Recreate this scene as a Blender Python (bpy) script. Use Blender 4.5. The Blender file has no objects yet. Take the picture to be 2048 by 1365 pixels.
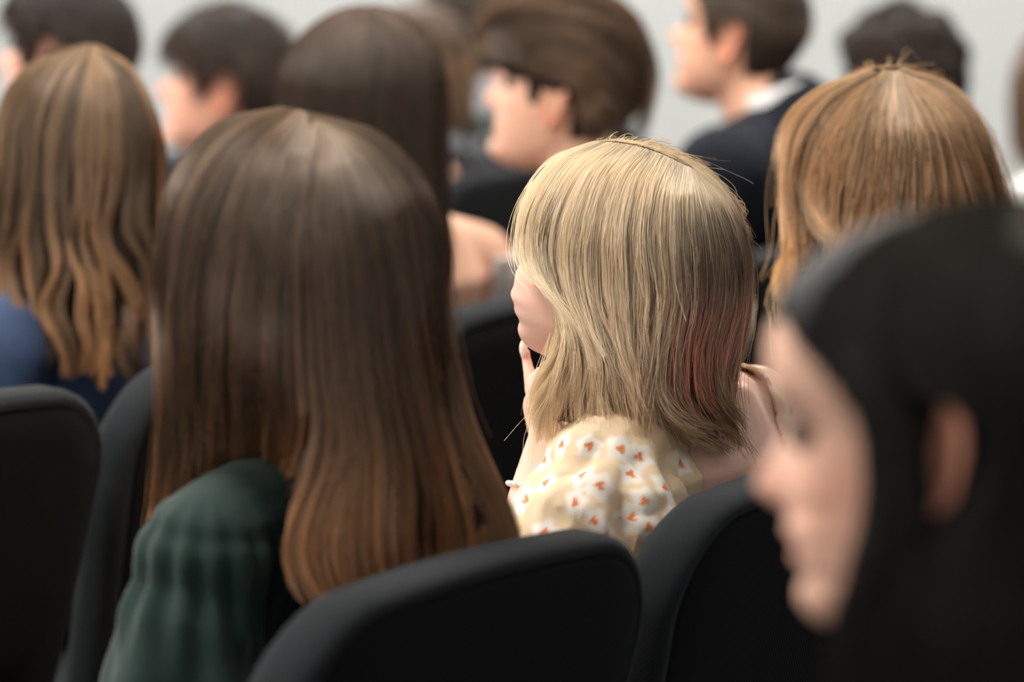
import bpy, bmesh, math, random
import numpy as np
from mathutils import Vector, Matrix, noise
from mathutils.bvhtree import BVHTree

# ---------------------------------------------------------------- camera, world, exposure
F = 8000.0            # focal length in pixels of the 2048 px wide frame
HC = 1.5              # camera height
PITCH = math.atan((682.5 + 385.0) / F)
scene = bpy.context.scene
col = scene.collection
cam_d = bpy.data.cameras.new('camera'); cam = bpy.data.objects.new('camera', cam_d); col.objects.link(cam)
cam.location = (0, 0, HC); cam.rotation_euler = (math.pi/2 - PITCH, 0, 0)
cam_d.sensor_width = 36.0; cam_d.lens = F/2048*36.0
cam_d.clip_start = 0.05; cam_d.clip_end = 60
cam_d.dof.use_dof = True; cam_d.dof.focus_distance = 3.98; cam_d.dof.aperture_fstop = 2.8
scene.camera = cam
scene.view_settings.view_transform = 'Standard'
scene.view_settings.look = 'None'
scene.view_settings.gamma = 1.0
scene.view_settings.use_curve_mapping = False
scene.view_settings.exposure = 0.0
w = bpy.data.worlds.new('world'); scene.world = w; w.use_nodes = True
w.node_tree.nodes['Background'].inputs[0].default_value = (0.9, 0.95, 1, 1)
w.node_tree.nodes['Background'].inputs[1].default_value = 0.0
LIGHT = 57.0          # emission of the ceiling light panels towards the stage
HOUSE = 9.0           # the dimmed panels over the audience's back rows
scene.cycles.use_denoising = True
scene.cycles.max_bounces = 6
scene.cycles.use_adaptive_sampling = True
scene.cycles.adaptive_threshold = 0.03

def pix(px, py, d):
    """photo pixel + distance along the ground -> world point"""
    c, s = math.cos(PITCH), math.sin(PITCH)
    rx, rz = (px-1024)/F, -(py-682.5)/F
    r = np.array([rx, c+rz*s, -s+rz*c])
    return np.array([0, 0, HC]) + r*(d/r[1])

ROW = math.radians(56)
U = np.array([math.cos(ROW), math.sin(ROW), 0.0])       # along a row, to the audience's right
N_ = np.array([-math.sin(ROW), math.cos(ROW), 0.0])     # the way the audience faces
A0 = np.array([0.047, 3.52, 0.0])
def rowpt(t, n): return A0 + U*t + N_*n

# ---------------------------------------------------------------- helpers
rng = np.random.default_rng(7)
def srgb(r, g, b):
    f = lambda c: (c/12.92 if c <= .04045 else ((c+.055)/1.055)**2.4)
    return tuple(f(v/255) for v in (r, g, b))

def new_mat(name):
    m = bpy.data.materials.new(name); m.use_nodes = True
    return m, m.node_tree.nodes, m.node_tree.links

def mat_plain(name, rgb, rough=.6, noise_amt=.1, scale=40, bump=0.0, bscale=200, sss=0.0, spec=.5, sheen=0.0, attr=None):
    m, nd, lk = new_mat(name); b = nd['Principled BSDF']
    b.inputs['Roughness'].default_value = rough
    b.inputs['Specular IOR Level'].default_value = spec
    tc = nd.new('ShaderNodeTexCoord')
    nt = nd.new('ShaderNodeTexNoise'); nt.inputs['Scale'].default_value = scale; nt.inputs['Detail'].default_value = 4
    lk.new(tc.outputs['Object'], nt.inputs['Vector'])
    mx = nd.new('ShaderNodeMix'); mx.data_type = 'RGBA'; mx.blend_type = 'MULTIPLY'
    mx.inputs[0].default_value = 1.0
    mr = nd.new('ShaderNodeMapRange'); mr.inputs[3].default_value = 1-noise_amt; mr.inputs[4].default_value = 1+noise_amt
    lk.new(nt.outputs['Fac'], mr.inputs[0]); lk.new(mr.outputs[0], mx.inputs[7])
    if attr:
        a = nd.new('ShaderNodeAttribute'); a.attribute_name = attr; lk.new(a.outputs['Color'], mx.inputs[6])
    else:
        mx.inputs[6].default_value = (*rgb, 1)
    lk.new(mx.outputs[2], b.inputs['Base Color'])
    if bump:
        n2 = nd.new('ShaderNodeTexNoise'); n2.inputs['Scale'].default_value = bscale; lk.new(tc.outputs['Object'], n2.inputs['Vector'])
        bp = nd.new('ShaderNodeBump'); bp.inputs['Strength'].default_value = bump; bp.inputs['Distance'].default_value = .002
        lk.new(n2.outputs['Fac'], bp.inputs['Height']); lk.new(bp.outputs[0], b.inputs['Normal'])
    if sss:
        b.inputs['Subsurface Weight'].default_value = sss
        b.inputs['Subsurface Radius'].default_value = (.012, .005, .003); b.inputs['Subsurface Scale'].default_value = .6
    if sheen: b.inputs['Sheen Weight'].default_value = sheen
    return m

def mat_fabric(name, rgb, rib=900, sheen=.15):
    m, nd, lk = new_mat(name); b = nd['Principled BSDF']
    b.inputs['Roughness'].default_value = .92; b.inputs['Specular IOR Level'].default_value = .12
    b.inputs['Sheen Weight'].default_value = sheen; b.inputs['Sheen Roughness'].default_value = .5
    tc = nd.new('ShaderNodeTexCoord')
    n = nd.new('ShaderNodeTexNoise'); n.inputs['Scale'].default_value = 500; lk.new(tc.outputs['Object'], n.inputs['Vector'])
    wv = nd.new('ShaderNodeTexWave'); wv.bands_direction = 'DIAGONAL'; wv.inputs['Scale'].default_value = rib/6.28; wv.inputs['Distortion'].default_value = .6
    lk.new(tc.outputs['Object'], wv.inputs['Vector'])
    cr = nd.new('ShaderNodeMix'); cr.data_type = 'RGBA'
    cr.inputs[6].default_value = (*[c*.75 for c in rgb], 1); cr.inputs[7].default_value = (*[c*1.3 for c in rgb], 1)
    lk.new(n.outputs['Fac'], cr.inputs[0]); lk.new(cr.outputs[2], b.inputs['Base Color'])
    bp = nd.new('ShaderNodeBump'); bp.inputs['Strength'].default_value = .35; bp.inputs['Distance'].default_value = .0006
    lk.new(wv.outputs['Fac'], bp.inputs['Height']); lk.new(bp.outputs[0], b.inputs['Normal'])
    return m

def mat_hair(name, rough=.25, gloss=.35, trans=.12, pale=.3):
    """strand shader: soft body colour + lengthwise gloss + a little light through the strand"""
    m, nd, lk = new_mat(name)
    out = nd['Material Output']; nd.remove(nd['Principled BSDF'])
    a = nd.new('ShaderNodeAttribute'); a.attribute_name = 'col'
    df = nd.new('ShaderNodeBsdfDiffuse'); lk.new(a.outputs['Color'], df.inputs['Color'])
    rf = nd.new('ShaderNodeBsdfHair'); rf.component = 'Reflection'
    rf.inputs['RoughnessU'].default_value = rough; rf.inputs['RoughnessV'].default_value = .55; rf.inputs['Offset'].default_value = math.radians(4)
    lt = nd.new('ShaderNodeMix'); lt.data_type = 'RGBA'; lt.inputs[0].default_value = pale; lt.inputs[7].default_value = (1, .93, .84, 1)
    lk.new(a.outputs['Color'], lt.inputs[6]); lk.new(lt.outputs[2], rf.inputs['Color'])
    tr = nd.new('ShaderNodeBsdfHair'); tr.component = 'Transmission'
    tr.inputs['RoughnessU'].default_value = .3; tr.inputs['RoughnessV'].default_value = .6; lk.new(a.outputs['Color'], tr.inputs['Color'])
    m1 = nd.new('ShaderNodeMixShader'); m1.inputs[0].default_value = gloss; lk.new(df.outputs[0], m1.inputs[1]); lk.new(rf.outputs[0], m1.inputs[2])
    m2 = nd.new('ShaderNodeMixShader'); m2.inputs[0].default_value = trans; lk.new(m1.outputs[0], m2.inputs[1]); lk.new(tr.outputs[0], m2.inputs[2])
    lk.new(m2.outputs[0], out.inputs['Surface'])
    return m

def mesh_obj(name, V, Fc, mat, parent=None, smooth=True, attr=None):
    me = bpy.data.meshes.new(name)
    me.from_pydata([tuple(v) for v in V], [], [tuple(f) for f in Fc]); me.update()
    if smooth: me.polygons.foreach_set('use_smooth', np.ones(len(me.polygons), bool))
    if attr is not None:
        a = me.attributes.new('col', 'FLOAT_COLOR', 'POINT')
        c = np.ones((len(V), 4), np.float32); c[:, :3] = attr; a.data.foreach_set('color', c.ravel())
    if mat: me.materials.append(mat)
    o = bpy.data.objects.new(name, me); col.objects.link(o)
    if parent is not None: o.parent = parent
    return o

def tag(o, label=None, cat=None, group=None, kind=None):
    if label: o['label'] = label
    if cat: o['category'] = cat
    if group: o['group'] = group
    if kind: o['kind'] = kind
    return o

class MB:
    """collects pieces into one mesh"""
    def __init__(s): s.V = []; s.F = []
    def add(s, V, Fc):
        o = len(s.V); s.V += [tuple(v) for v in V]; s.F += [tuple(i+o for i in f) for f in Fc]
    def rings(s, R, cap=True):
        o = len(s.V); n = len(R[0])
        for r in R: s.V += [tuple(p) for p in r]
        for k in range(len(R)-1):
            for i in range(n):
                j = (i+1) % n
                s.F.append((o+k*n+i, o+k*n+j, o+(k+1)*n+j, o+(k+1)*n+i))
        if cap:
            s.F.append(tuple(o+i for i in range(n))[::-1]); s.F.append(tuple(o+(len(R)-1)*n+i for i in range(n)))
    def capsule(s, a, b, ra, rb, n=14, flat=None):
        a = np.array(a, float); b = np.array(b, float); d = b-a; L = np.linalg.norm(d) + 1e-9; d /= L
        h = np.array([0, 0, 1.]) if abs(d[2]) < .9 else np.array([1., 0, 0])
        e1 = np.cross(d, h); e1 /= np.linalg.norm(e1); e2 = np.cross(d, e1)
        if flat is not None:      # (direction, factor): squash the section along a direction
            fd, ff = flat
        R = []
        ph = np.linspace(0, 2*math.pi, n, endpoint=False)
        def ring(c, r):
            q = c + r*(np.cos(ph)[:, None]*e1 + np.sin(ph)[:, None]*e2)
            if flat is not None:
                f_ = np.array(fd, float); q = q - ((q-c)@f_)[:, None]*f_*(1-ff)
            return q
        for t in (-85, -60, -35, -12): R.append(ring(a+d*ra*math.sin(math.radians(t)), ra*math.cos(math.radians(t))))
        for k in range(1, 6): R.append(ring(a+d*L*k/6, ra+(rb-ra)*k/6))
        for t in (12, 35, 60, 85): R.append(ring(b+d*rb*math.sin(math.radians(t)), rb*math.cos(math.radians(t))))
        s.rings(R)
    def chain(s, P, Rd, n=14):
        for k in range(len(P)-1): s.capsule(P[k], P[k+1], Rd[k], Rd[k+1], n)
    def ellipsoid(s, c, ax, M=None, n=24, m=14):
        R = []
        for k in range(m+1):
            t = math.radians(-88 + 176*k/m); q = []
            for i in range(n):
                p = 2*math.pi*i/n
                v = np.array([ax[0]*math.cos(t)*math.cos(p), ax[1]*math.cos(t)*math.sin(p), ax[2]*math.sin(t)])
                if M is not None: v = M@v
                q.append(np.array(c)+v)
            R.append(q)
        s.rings(R)
    def box(s, c, h, M=None):
        q = [np.array([x, y, z])*np.array(h) for x in (-1, 1) for y in (-1, 1) for z in (-1, 1)]
        q = [(M@v if M is not None else v)+np.array(c) for v in q]
        s.add(q, [(0, 1, 3, 2), (4, 6, 7, 5), (0, 4, 5, 1), (2, 3, 7, 6), (0, 2, 6, 4), (1, 5, 7, 3)])

def remesh(mb, voxel, smooth=4, ratio=1.0):
    me = bpy.data.meshes.new('tmp'); me.from_pydata(mb.V, [], mb.F); me.update()
    bm = bmesh.new(); bm.from_mesh(me); bmesh.ops.recalc_face_normals(bm, faces=bm.faces); bm.to_mesh(me); bm.free()
    o = bpy.data.objects.new('tmp', me); col.objects.link(o)
    r = o.modifiers.new('r', 'REMESH'); r.mode = 'VOXEL'; r.voxel_size = voxel
    if smooth:
        q = o.modifiers.new('s', 'SMOOTH'); q.iterations = smooth; q.factor = .5
    if ratio < 1:
        q = o.modifiers.new('d', 'DECIMATE'); q.ratio = ratio
    dg = bpy.context.evaluated_depsgraph_get(); ev = o.evaluated_get(dg); m2 = ev.to_mesh()
    V = np.empty(len(m2.vertices)*3, np.float32); m2.vertices.foreach_get('co', V); V = V.reshape(-1, 3)
    Nn = np.empty(len(m2.vertices)*3, np.float32); m2.vertices.foreach_get('normal', Nn); Nn = Nn.reshape(-1, 3)
    Fc = [tuple(p.vertices) for p in m2.polygons]
    ev.to_mesh_clear(); bpy.data.objects.remove(o); bpy.data.meshes.remove(me)
    return V.astype(float), Fc, Nn.astype(float)

# ---------------------------------------------------------------- the room
def frame_box(name, t0, t1, n0, n1, z0, z1, mat):
    mb = MB(); M = np.stack([U, N_, np.array([0, 0, 1.])], 1)
    mb.box(rowpt((t0+t1)/2, (n0+n1)/2)+np.array([0, 0, (z0+z1)/2]), ((t1-t0)/2, (n1-n0)/2, (z1-z0)/2), M)
    return tag(mesh_obj(name, mb.V, mb.F, mat, smooth=False), kind='structure')
m_wall = mat_plain('painted_wall', srgb(186, 189, 189), .75, .02, 3, .06, 300)
m_floor = mat_plain('dark_carpet', srgb(52, 53, 58), .95, .25, 300, .5, 900)
m_ceil = mat_plain('ceiling_tile', srgb(235, 235, 232), .85, .03, 120, .2, 500)
T0, T1, M0, M1, ZC = -4.5, 5.3, -5.5, 6.5, 3.0
frame_box('floor', T0, T1, M0, M1, -.1, 0, m_floor)
frame_box('ceiling', T0, T1, M0, M1, ZC, ZC+.1, m_ceil)
frame_box('wall_right', T1, T1+.1, M0, M1, 0, ZC, m_wall)
frame_box('wall_left', T0-.1, T0, M0, M1, 0, ZC, m_wall)
frame_box('wall_front', T0, T1, M1, M1+.1, 0, ZC, m_wall)
frame_box('wall_back', T0, T1, M0-.1, M0, 0, ZC, m_wall)
m_base = mat_plain('baseboard', srgb(60, 60, 62), .6)
frame_box('baseboard_right', T1-.015, T1, M0, M1, 0, .1, m_base)
frame_box('baseboard_front', T0, T1-.015, M1-.015, M1, 0, .1, m_base)

def mat_lamp(name, strength):
    m, nd, lk = new_mat(name)
    nd.remove(nd['Principled BSDF']); e = nd.new('ShaderNodeEmission'); e.inputs[0].default_value = (1, .955, .89, 1); e.inputs[1].default_value = strength
    lk.new(e.outputs[0], nd['Material Output'].inputs[0]); return m
m_em, m_dim = mat_lamp('light_diffuser', LIGHT), mat_lamp('dimmed_light_diffuser', HOUSE)
m_white = mat_plain('white_metal', srgb(235, 235, 235), .4, .02)
Mrow = np.stack([U, N_, np.array([0, 0, 1.])], 1)
for t in (-3.0, -.6, 1.8, 4.2):
    for n in (-4.0, -1.6, .8, 3.2, 5.4):
        c = rowpt(t, n)
        e = bpy.data.objects.new('ceiling_light', None); col.objects.link(e); e.location = (*c[:2], ZC)
        tag(e, 'bright square ceiling light panel towards the stage' if n > 0 else 'dimmed square ceiling light panel over the back rows', 'ceiling light', 'ceiling light panels')
        fr = MB()
        for sx, sy, hx, hy in ((0, .31, .33, .02), (0, -.31, .33, .02), (.31, 0, .02, .29), (-.31, 0, .02, .29)):
            fr.box(Mrow@np.array([sx, sy, -.012]), (hx, hy, .012), Mrow)
        mesh_obj('frame', fr.V, fr.F, m_white, e, False)
        df = MB(); df.box((0, 0, -.008), (.29, .29, .004), Mrow); mesh_obj('diffuser', df.V, df.F, m_em if n > 0 else m_dim, e, False)

# ---------------------------------------------------------------- chairs
m_seat = mat_fabric('black_upholstery_lit', srgb(36, 39, 42), sheen=.05)  # same black fabric as the rear panel, coloured paler for light on the tops
m_panel = mat_fabric('black_upholstery_back', srgb(19, 20, 22), sheen=.02)
m_black = mat_plain('black_plastic', srgb(22, 22, 24), .45, .05)
def outline(hw_top, hw_bot, z0, z1, rt, rb, inset=0, n=10):
    """closed rounded outline in (x, z), counter-clockwise"""
    pts = []
    def corner(cx, cz, r, a0, a1):
        for k in range(n+1):
            a = math.radians(a0+(a1-a0)*k/n); pts.append((cx+r*math.cos(a), cz+r*math.sin(a)))
    i = inset; rt_ = max(rt-i, .004); rb_ = max(rb-i, .004)
    corner(hw_bot-i-rb_, z0+i+rb_, rb_, -90, 0); 
    for k in range(1, 6): pts.append((hw_bot-i+(hw_top-hw_bot)*k/6, z0+rb+(z1-rt-z0-rb)*k/6))
    corner(hw_top-i-rt_, z1-i-rt_, rt_, 0, 90)
    for k in range(1, 8): pts.append(((hw_top-rt)*(1-k/4), z1-i+.006*(1-(1-k/4)**2)))
    corner(-(hw_top-i-rt_), z1-i-rt_, rt_, 90, 180)
    for k in range(1, 6): pts.append((-(hw_top-i+(hw_bot-hw_top)*k/6), z1-rt+(z0+rb-z1+rt)*k/6))
    corner(-(hw_bot-i-rb_), z0+i+rb_, rb_, 180, 270)
    return pts
def slab(prof, **kw):
    """lofted upholstered slab; prof = (inset, depth y) pairs from the rear face to the front face"""
    mb = MB(); R = []
    for ins, y in prof:
        R.append([np.array([x, y, z]) for x, z in outline(inset=ins, **kw)])
    mb.rings(R); return mb
def make_chair():
    root = bpy.data.objects.new('auditorium_chair', None); col.objects.link(root)
    REC = math.radians(13)
    def lean(mb):   # recline the back about the seat's rear edge; the top rear edge ends up over y = 0
        c, s = math.cos(REC), math.sin(REC); out = []
        for x, y, z in mb.V:
            zz = z-.857; out.append((x, y*c - zz*s, .857+y*s*0.25+zz*c))
        mb.V = out; return mb
    kw = dict(hw_top=.274, hw_bot=.25, z0=.40, z1=.857, rt=.115, rb=.05)
    b = lean(slab([(.05, .010), (.020, .008), (.016, .0015), (.008, .004), (.002, .012), (0, .024), (0, .045), (.005, .060), (.017, .070), (.045, .075), (.12, .073)], **kw))
    bo = mesh_obj('backrest', b.V, b.F, m_seat, root)
    p = lean(slab([(.14, -.004), (.06, -.003), (.026, .0), (.020, .003), (.019, .010)], **kw))
    mesh_obj('back_panel', p.V, p.F, m_panel, bo)
    s = MB(); R = []
    for z, i in ((.342, .03), (.347, .01), (.367, 0), (.402, 0), (.419, .012), (.425, .04), (.425, .1)):
        R.append([np.array([x, .36+y-.06, z]) for x, y in outline(.245, .235, -.24, .24, .05, .05, i)])
    s.rings(R); mesh_obj('seat', s.V, s.F, m_seat, root)
    for sx in (-1, 1):
        for sy in (.14, .5):
            l = MB(); l.capsule((sx*.2, sy, .35), (sx*.22, sy+(.04 if sy > .3 else -.04), .012), .014, .012, 10)
            mesh_obj('leg', l.V, l.F, m_black, root)
    return root
def copy_tree(o, parent=None):
    c = o.copy(); col.objects.link(c); c.parent = parent
    for ch in list(o.children): copy_tree(ch, c)
    return c
proto = make_chair(); used = False
def place_chair(t, n, label, turn=0):
    global used
    o = proto if not used else copy_tree(proto)
    used = True
    o.location = rowpt(t, n-.04); o.rotation_euler = (0, 0, ROW+turn)
    tag(o, label, 'chair', 'black auditorium chairs')
RB = 1.0      # row pitch
seatsA = [-.155, .425, 1.005]
seatsB = [-.63+.58*k for k in range(7)]
def at_row(t, n): return rowpt(t, n)
place_chair(seatsA[0], 0, 'black upholstered chair behind the woman in the green blouse, at the row end')
place_chair(seatsA[1], 0, 'black upholstered chair behind the woman in the floral dress')
place_chair(seatsA[2], 0, 'black upholstered chair of the strawberry-blonde woman')
# second row: its line passes through the seat whose top edge shows beside the blonde's cheek
B0 = np.array([-.06, 5.13, 0]) - A0
bt, bn = float(B0@U), float(B0@N_)
LB = ['empty black upholstered chair at the aisle end, beside the wavy-haired woman',
      'black upholstered chair behind the wavy-haired woman in denim',
      'black upholstered chair below the bare back of the dark-haired woman',
      'black upholstered chair of the man with swept-back fluffy hair',
      'black upholstered chair of the man in the navy suit',
      'black upholstered chair of the person with dark curly hair',
      'black upholstered chair of the brown-haired person in white shirt']
tB = [bt-1.012+.58*k for k in range(7)]
for t, l in zip(tB, LB): place_chair(t, bn, l)

# ---------------------------------------------------------------- heads and bodies
def kn(z, xs, ys):
    """smooth interpolation through knots"""
    xs = np.array(xs, float); ys = np.array(ys, float); z = np.asarray(z, float)
    m = np.gradient(ys, xs); i = np.clip(np.searchsorted(xs, z)-1, 0, len(xs)-2)
    h = xs[i+1]-xs[i]; t = np.clip((z-xs[i])/h, 0, 1)
    return (2*t**3-3*t**2+1)*ys[i]+(t**3-2*t**2+t)*h*m[i]+(-2*t**3+3*t**2)*ys[i+1]+(t**3-t**2)*h*m[i+1]
def head_geo(male=False, nz=90, na=120, cheek=0.0):
    z = np.concatenate([np.linspace(-.1175, .10, nz-14), .10+.0185*np.sin(np.linspace(0.08, math.pi/2*.985, 14))])
    wz = kn(z, [-.119, -.112, -.1, -.08, -.05, -.02, .01, .035, .06, .085, .105, .119], [.012, .026, .04, .053, .061, .066, .07, .073, .071, .061, .041, .004])
    if male: wz = wz*np.interp(z, [-.119, -.07, 0, .1], [1.18, 1.1, 1.03, 1.03])
    yf = kn(z, [-.119, -.114, -.102, -.091, -.08, -.07, -.0625, -.055, -.045, -.03, -.01, .008, .022, .035, .055, .075, .095, .11, .119], [.05, .072, .087, .0885, .082, .0910, .0855, .0935, .0860, .086, .084, .0825, .0895, .094, .093, .085, .065, .038, .006])
    if male: yf = yf + .005*np.exp(-((z+.097)/.014)**2) + .003*np.exp(-((z-.03)/.012)**2)
    yb = kn(z, [-.119, -.105, -.085, -.06, -.03, 0, .03, .06, .085, .105, .119], [.03, -.005, -.035, -.06, -.078, -.09, -.097, -.092, -.075, -.045, -.004])
    a = np.linspace(0, 2*math.pi, na, endpoint=False)
    ca, sa = np.cos(a), np.sin(a)
    X = wz[:, None]*np.sign(ca)*np.abs(ca)**.9
    hy = (yf-yb)/2; yc = (yf+yb)/2
    Y = yc[:, None]+hy[:, None]*np.sign(sa)*np.abs(sa)**.92
    Z = np.repeat(z[:, None], na, 1)
    front = np.clip((Y-.03)/.03, 0, 1)
    p = np.interp(Z, [-.047, -.041, -.034, -.028, -.02, .016], [0, .012, .024, .028, .023, 0])
    sx = np.interp(Z, [-.045, -.035, .0, .016], [.016, .0135, .008, .008])
    k = 1.3 if male else .9
    Y = Y + front*p*k*np.exp(-(X/sx)**2)
    for s in (-1, 1):
        Y = Y - front*.011*np.exp(-((X-s*.032)/.014)**2-((Z-.006)/.010)**2)
        Y = Y + front*.006*np.exp(-((X-s*.032)/.011)**2-((Z-.004)/.006)**2)
        Y = Y + front*.004*np.exp(-((X-s*.045)/.018)**2-((Z+.03)/.018)**2)
        if cheek:
            gk = cheek*np.exp(-((X-s*.052)/.024)**2-((Z+.048)/.030)**2)*np.clip((Y-.005)/.03, 0, 1)
            X = X+s*.55*gk; Y = Y+.85*gk
        Y = Y + front*.004*np.exp(-((X-s*.010)/.006)**2-((Z+.036)/.006)**2)
    V = np.stack([X, Y, Z], -1)
    mb = MB(); mb.rings([r for r in V])
    return mb
def ear_geo(side, out=0.0):
    """one ear: rim, hollow, lobe; side = -1 left, +1 right (x outwards)"""
    mb = MB(); R = []
    th = np.linspace(0, 2*math.pi, 28, endpoint=False)
    oy = .017*np.cos(th)*(1+.15*np.sin(th)) - .004*np.sin(th); oz = .031*np.sin(th) - .003*(np.sin(th) < -.6)
    for r, hgt in ((1.0, -.004), (1.04, .002), (1.0, .006), (.9, .007), (.78, .0035), (.6, .001), (.35, -.003), (.05, -.005)):
        x = hgt + .010*np.clip(-np.cos(th)*r, -.3, 1)
        R.append(np.stack([side*(.070+out+x), -.012+oy*r, -.004+oz*r], 1))
    mb.rings(R, cap=True); return mb

def frame_from_dir(psi, pitch=0, roll=0):
    """psi: 0 faces the camera, -90 faces picture-left, 180 faces away"""
    s = math.radians(psi); f = Vector((math.sin(s), -math.cos(s), 0))
    r = f.cross(Vector((0, 0, 1)))
    M = Matrix((r, f, Vector((0, 0, 1)))).transposed()
    M = M @ Matrix.Rotation(math.radians(pitch), 3, 'X') @ Matrix.Rotation(math.radians(roll), 3, 'Y')
    return np.array(M)

def skin_mat(name, rgb):
    return mat_plain(name, rgb, .5, .05, 60, .05, 500, sss=.25, spec=.35, attr='col')

class Person: pass
def body(P, name, label, hc, psi, sc, tors_psi, skin, pitch=0, roll=0, hs=1.0, male=False, arms=None, voxel=.0055, ratio=.45, lip=(.62, .2, .2), brow=(.05, .03, .02), sw=.165, arm_r=1.0, ear_out=0.0, nohand=(), lower=None, cheek=0.0):
    """continuous body: head, neck, trunk, arms with hands, legs; hc head centre, sc centre of shoulders"""
    P.hc = np.array(hc, float); P.M = frame_from_dir(psi, pitch, roll)*hs; P.T = frame_from_dir(tors_psi); P.sc = np.array(sc, float)
    P.psi = psi; hc, sc, T = P.hc, P.sc, P.T
    R, Fw, Up = T[:, 0], T[:, 1], T[:, 2]
    k = 1.12 if male else 1.0
    sw = sw*k
    mb = MB()
    h = head_geo(male, cheek=cheek); legs = []; mb.add([hc+P.M@np.array(v) for v in h.V], h.F)
    # neck
    nb = sc + Up*.035 + Fw*.005
    mb.capsule(nb-Up*.03, hc + P.M@np.array([0, -.022, -.055]), .058*k, .050*k, 18)
    # trunk
    pel = np.array([sc[0], sc[1], 0]) + Fw*.12 + np.array([0, 0, .55])
    P.pel = pel
    def ring(c, hw, hd, tilt=0):
        a = np.linspace(0, 2*math.pi, 28, endpoint=False)
        return c + hw*np.sign(np.cos(a))[:, None]*(np.abs(np.cos(a))**.85)[:, None]*R + hd*np.sin(a)[:, None]*Fw
    ax = lambda t: pel*(1-t)+sc*t
    P.ring = ring; P.ax = ax
    prof = [(-.05, .10, .08), (.05, .155, .105), (.25, .145, .10), (.5, .135, .098), (.72, .15*k, .10), (.88, .155*k, .092), (.97, .13*k, .072), (1.06, .085*k, .055), (1.12, .055, .045)]
    P.prof = prof
    mb.rings([ring(ax(t), a_, b_) for t, a_, b_ in prof])
    P.joints = {}
    for s in (-1, 1):
        sh = sc + R*s*sw - Up*.025
        el = sh + R*s*.008 + Fw*.07 - Up*.26
        wr = np.array([*(pel+Fw*.30+R*s*.09)[:2], .625])
        if arms and s in arms: el, wr = [np.array(q, float) for q in arms[s]]
        P.joints[s] = (sh, el, wr)
        mb.capsule(sc + R*s*.06, sh, .05*k, .05*k)
        mb.chain([sh, sh*.5+el*.5, el], [.048*k*arm_r, .043*k*arm_r, .036*k], 16)
        mb.chain([el, el*.7+wr*.3, wr], [.037*k, .039*k, .025*k], 16)
        if s not in nohand:
            d = (wr-el)*np.array([1, 1, .3]) if arms and s in arms else Fw-Up*.12
            d = d/np.linalg.norm(d)
            pc = wr + d*.05
            mb.capsule(wr+d*.01, wr+d*.085, .026, .036, 14, flat=(Up, .42))
            for i, (o, L) in enumerate(((-.027, .062), (-.009, .074), (.009, .07), (.027, .055))):
                f0 = wr + d*.088 + R*(o*s*-1); f1 = f0 + d*L*.55 - Up*.004; f2 = f1 + d*L*.4 - Up*.016
                mb.chain([f0-d*.02, f0, f1, f2], [.009, .009, .0085, .007], 8)
            t0 = wr + d*.03 - R*s*.022; mb.chain([t0, t0 - R*s*.022 + d*.03, t0 - R*s*.026 + d*.06], [.011, .010, .008], 8)
        hip = pel + R*s*.085 - Up*.03
        kn_ = np.array([*(pel+Fw*.42+R*s*.11)[:2], .525]); an = np.array([*(pel+Fw*.44+R*s*.11)[:2], .085])
        legs.append((hip, kn_, an))
        mb.chain([hip, hip*.5+kn_*.5, kn_], [.085, .075, .056], 16)
        mb.chain([kn_, kn_*.65+an*.35, an], [.054, .056, .036], 16)
        mb.capsule(an - Up*.035 - Fw*.02, an - Up*.05 + Fw*.15, .04, .03, 14, flat=(Up, .8))
    P.extra(mb) if hasattr(P, 'extra') else None
    V, Fc, Nn = remesh(mb, voxel, 2, ratio)
    # skin colour with lips, brows and flushed nose, in head space
    L = (np.linalg.inv(P.M) @ (V-hc).T).T
    c = np.tile(np.array(skin), (len(V), 1))
    fr = np.clip((L[:, 1]-.06)/.015, 0, 1)
    def mixin(wt, rgb):
        nonlocal c
        wt = np.clip(wt, 0, 1)[:, None]; c = c*(1-wt)+np.array(rgb)*wt
    mixin(.9*fr*np.exp(-(L[:, 0]/.021)**4-((L[:, 2]+.0625)/.0095)**4), lip)
    flush = np.array(skin)*np.array([1.02, .72, .68])
    mixin(.55*fr*np.exp(-(L[:, 0]/.016)**2-((L[:, 2]+.03)/.013)**2), flush)
    mixin(.35*np.exp(-((np.abs(L[:, 0])-.05)/.02)**2-((L[:, 2]+.028)/.025)**2)*np.clip(L[:, 1]/.04, 0, 1), flush)
    for s in (-1, 1):
        mixin(.8*fr*np.exp(-((L[:, 0]-s*.034)/.018)**4-((L[:, 2]-.026+.10*np.abs(np.abs(L[:, 0])-.03))/.0042)**2), brow)
        mixin(.75*fr*np.exp(-((L[:, 0]-s*.032)/.013)**4-((L[:, 2]-.004)/.0028)**2), brow)
    V = list(V); Fc = list(Fc); cl = [c]
    for s in (-1, 1):
        eg = ear_geo(s, ear_out); o = len(V); ev = [hc+P.M@np.array(v) for v in eg.V]
        V += ev; Fc += [tuple(i+o for i in f) for f in eg.F]
        cl.append(np.tile(np.array(skin)*np.array([1.0, .74, .68]), (len(ev), 1)))
    e = bpy.data.objects.new(name, None); col.objects.link(e); e.location = (pel[0], pel[1], 0)
    tag(e, label, 'person')
    P.root = e; P.org = np.array([pel[0], pel[1], 0])
    o = P.add('body', np.array(V), Fc, skin_mat(name+'_skin', skin), np.concatenate(cl))
    for s in (-1, 1):
        ey = MB(); ey.ellipsoid(hc+P.M@np.array([s*.032, .0700, .005]), (.0115*hs,)*3, None, 16, 10)
        eo = P.add('eye', np.array(ey.V), ey.F, m_eye); eo.parent = o; eo.matrix_parent_inverse = Matrix.Identity(4)
    P.body = o
    # trousers and shoes
    tb = MB(); tb.rings([ring(ax(t), a_+.014, b_+.014) for t, a_, b_ in prof[:3]])
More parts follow.
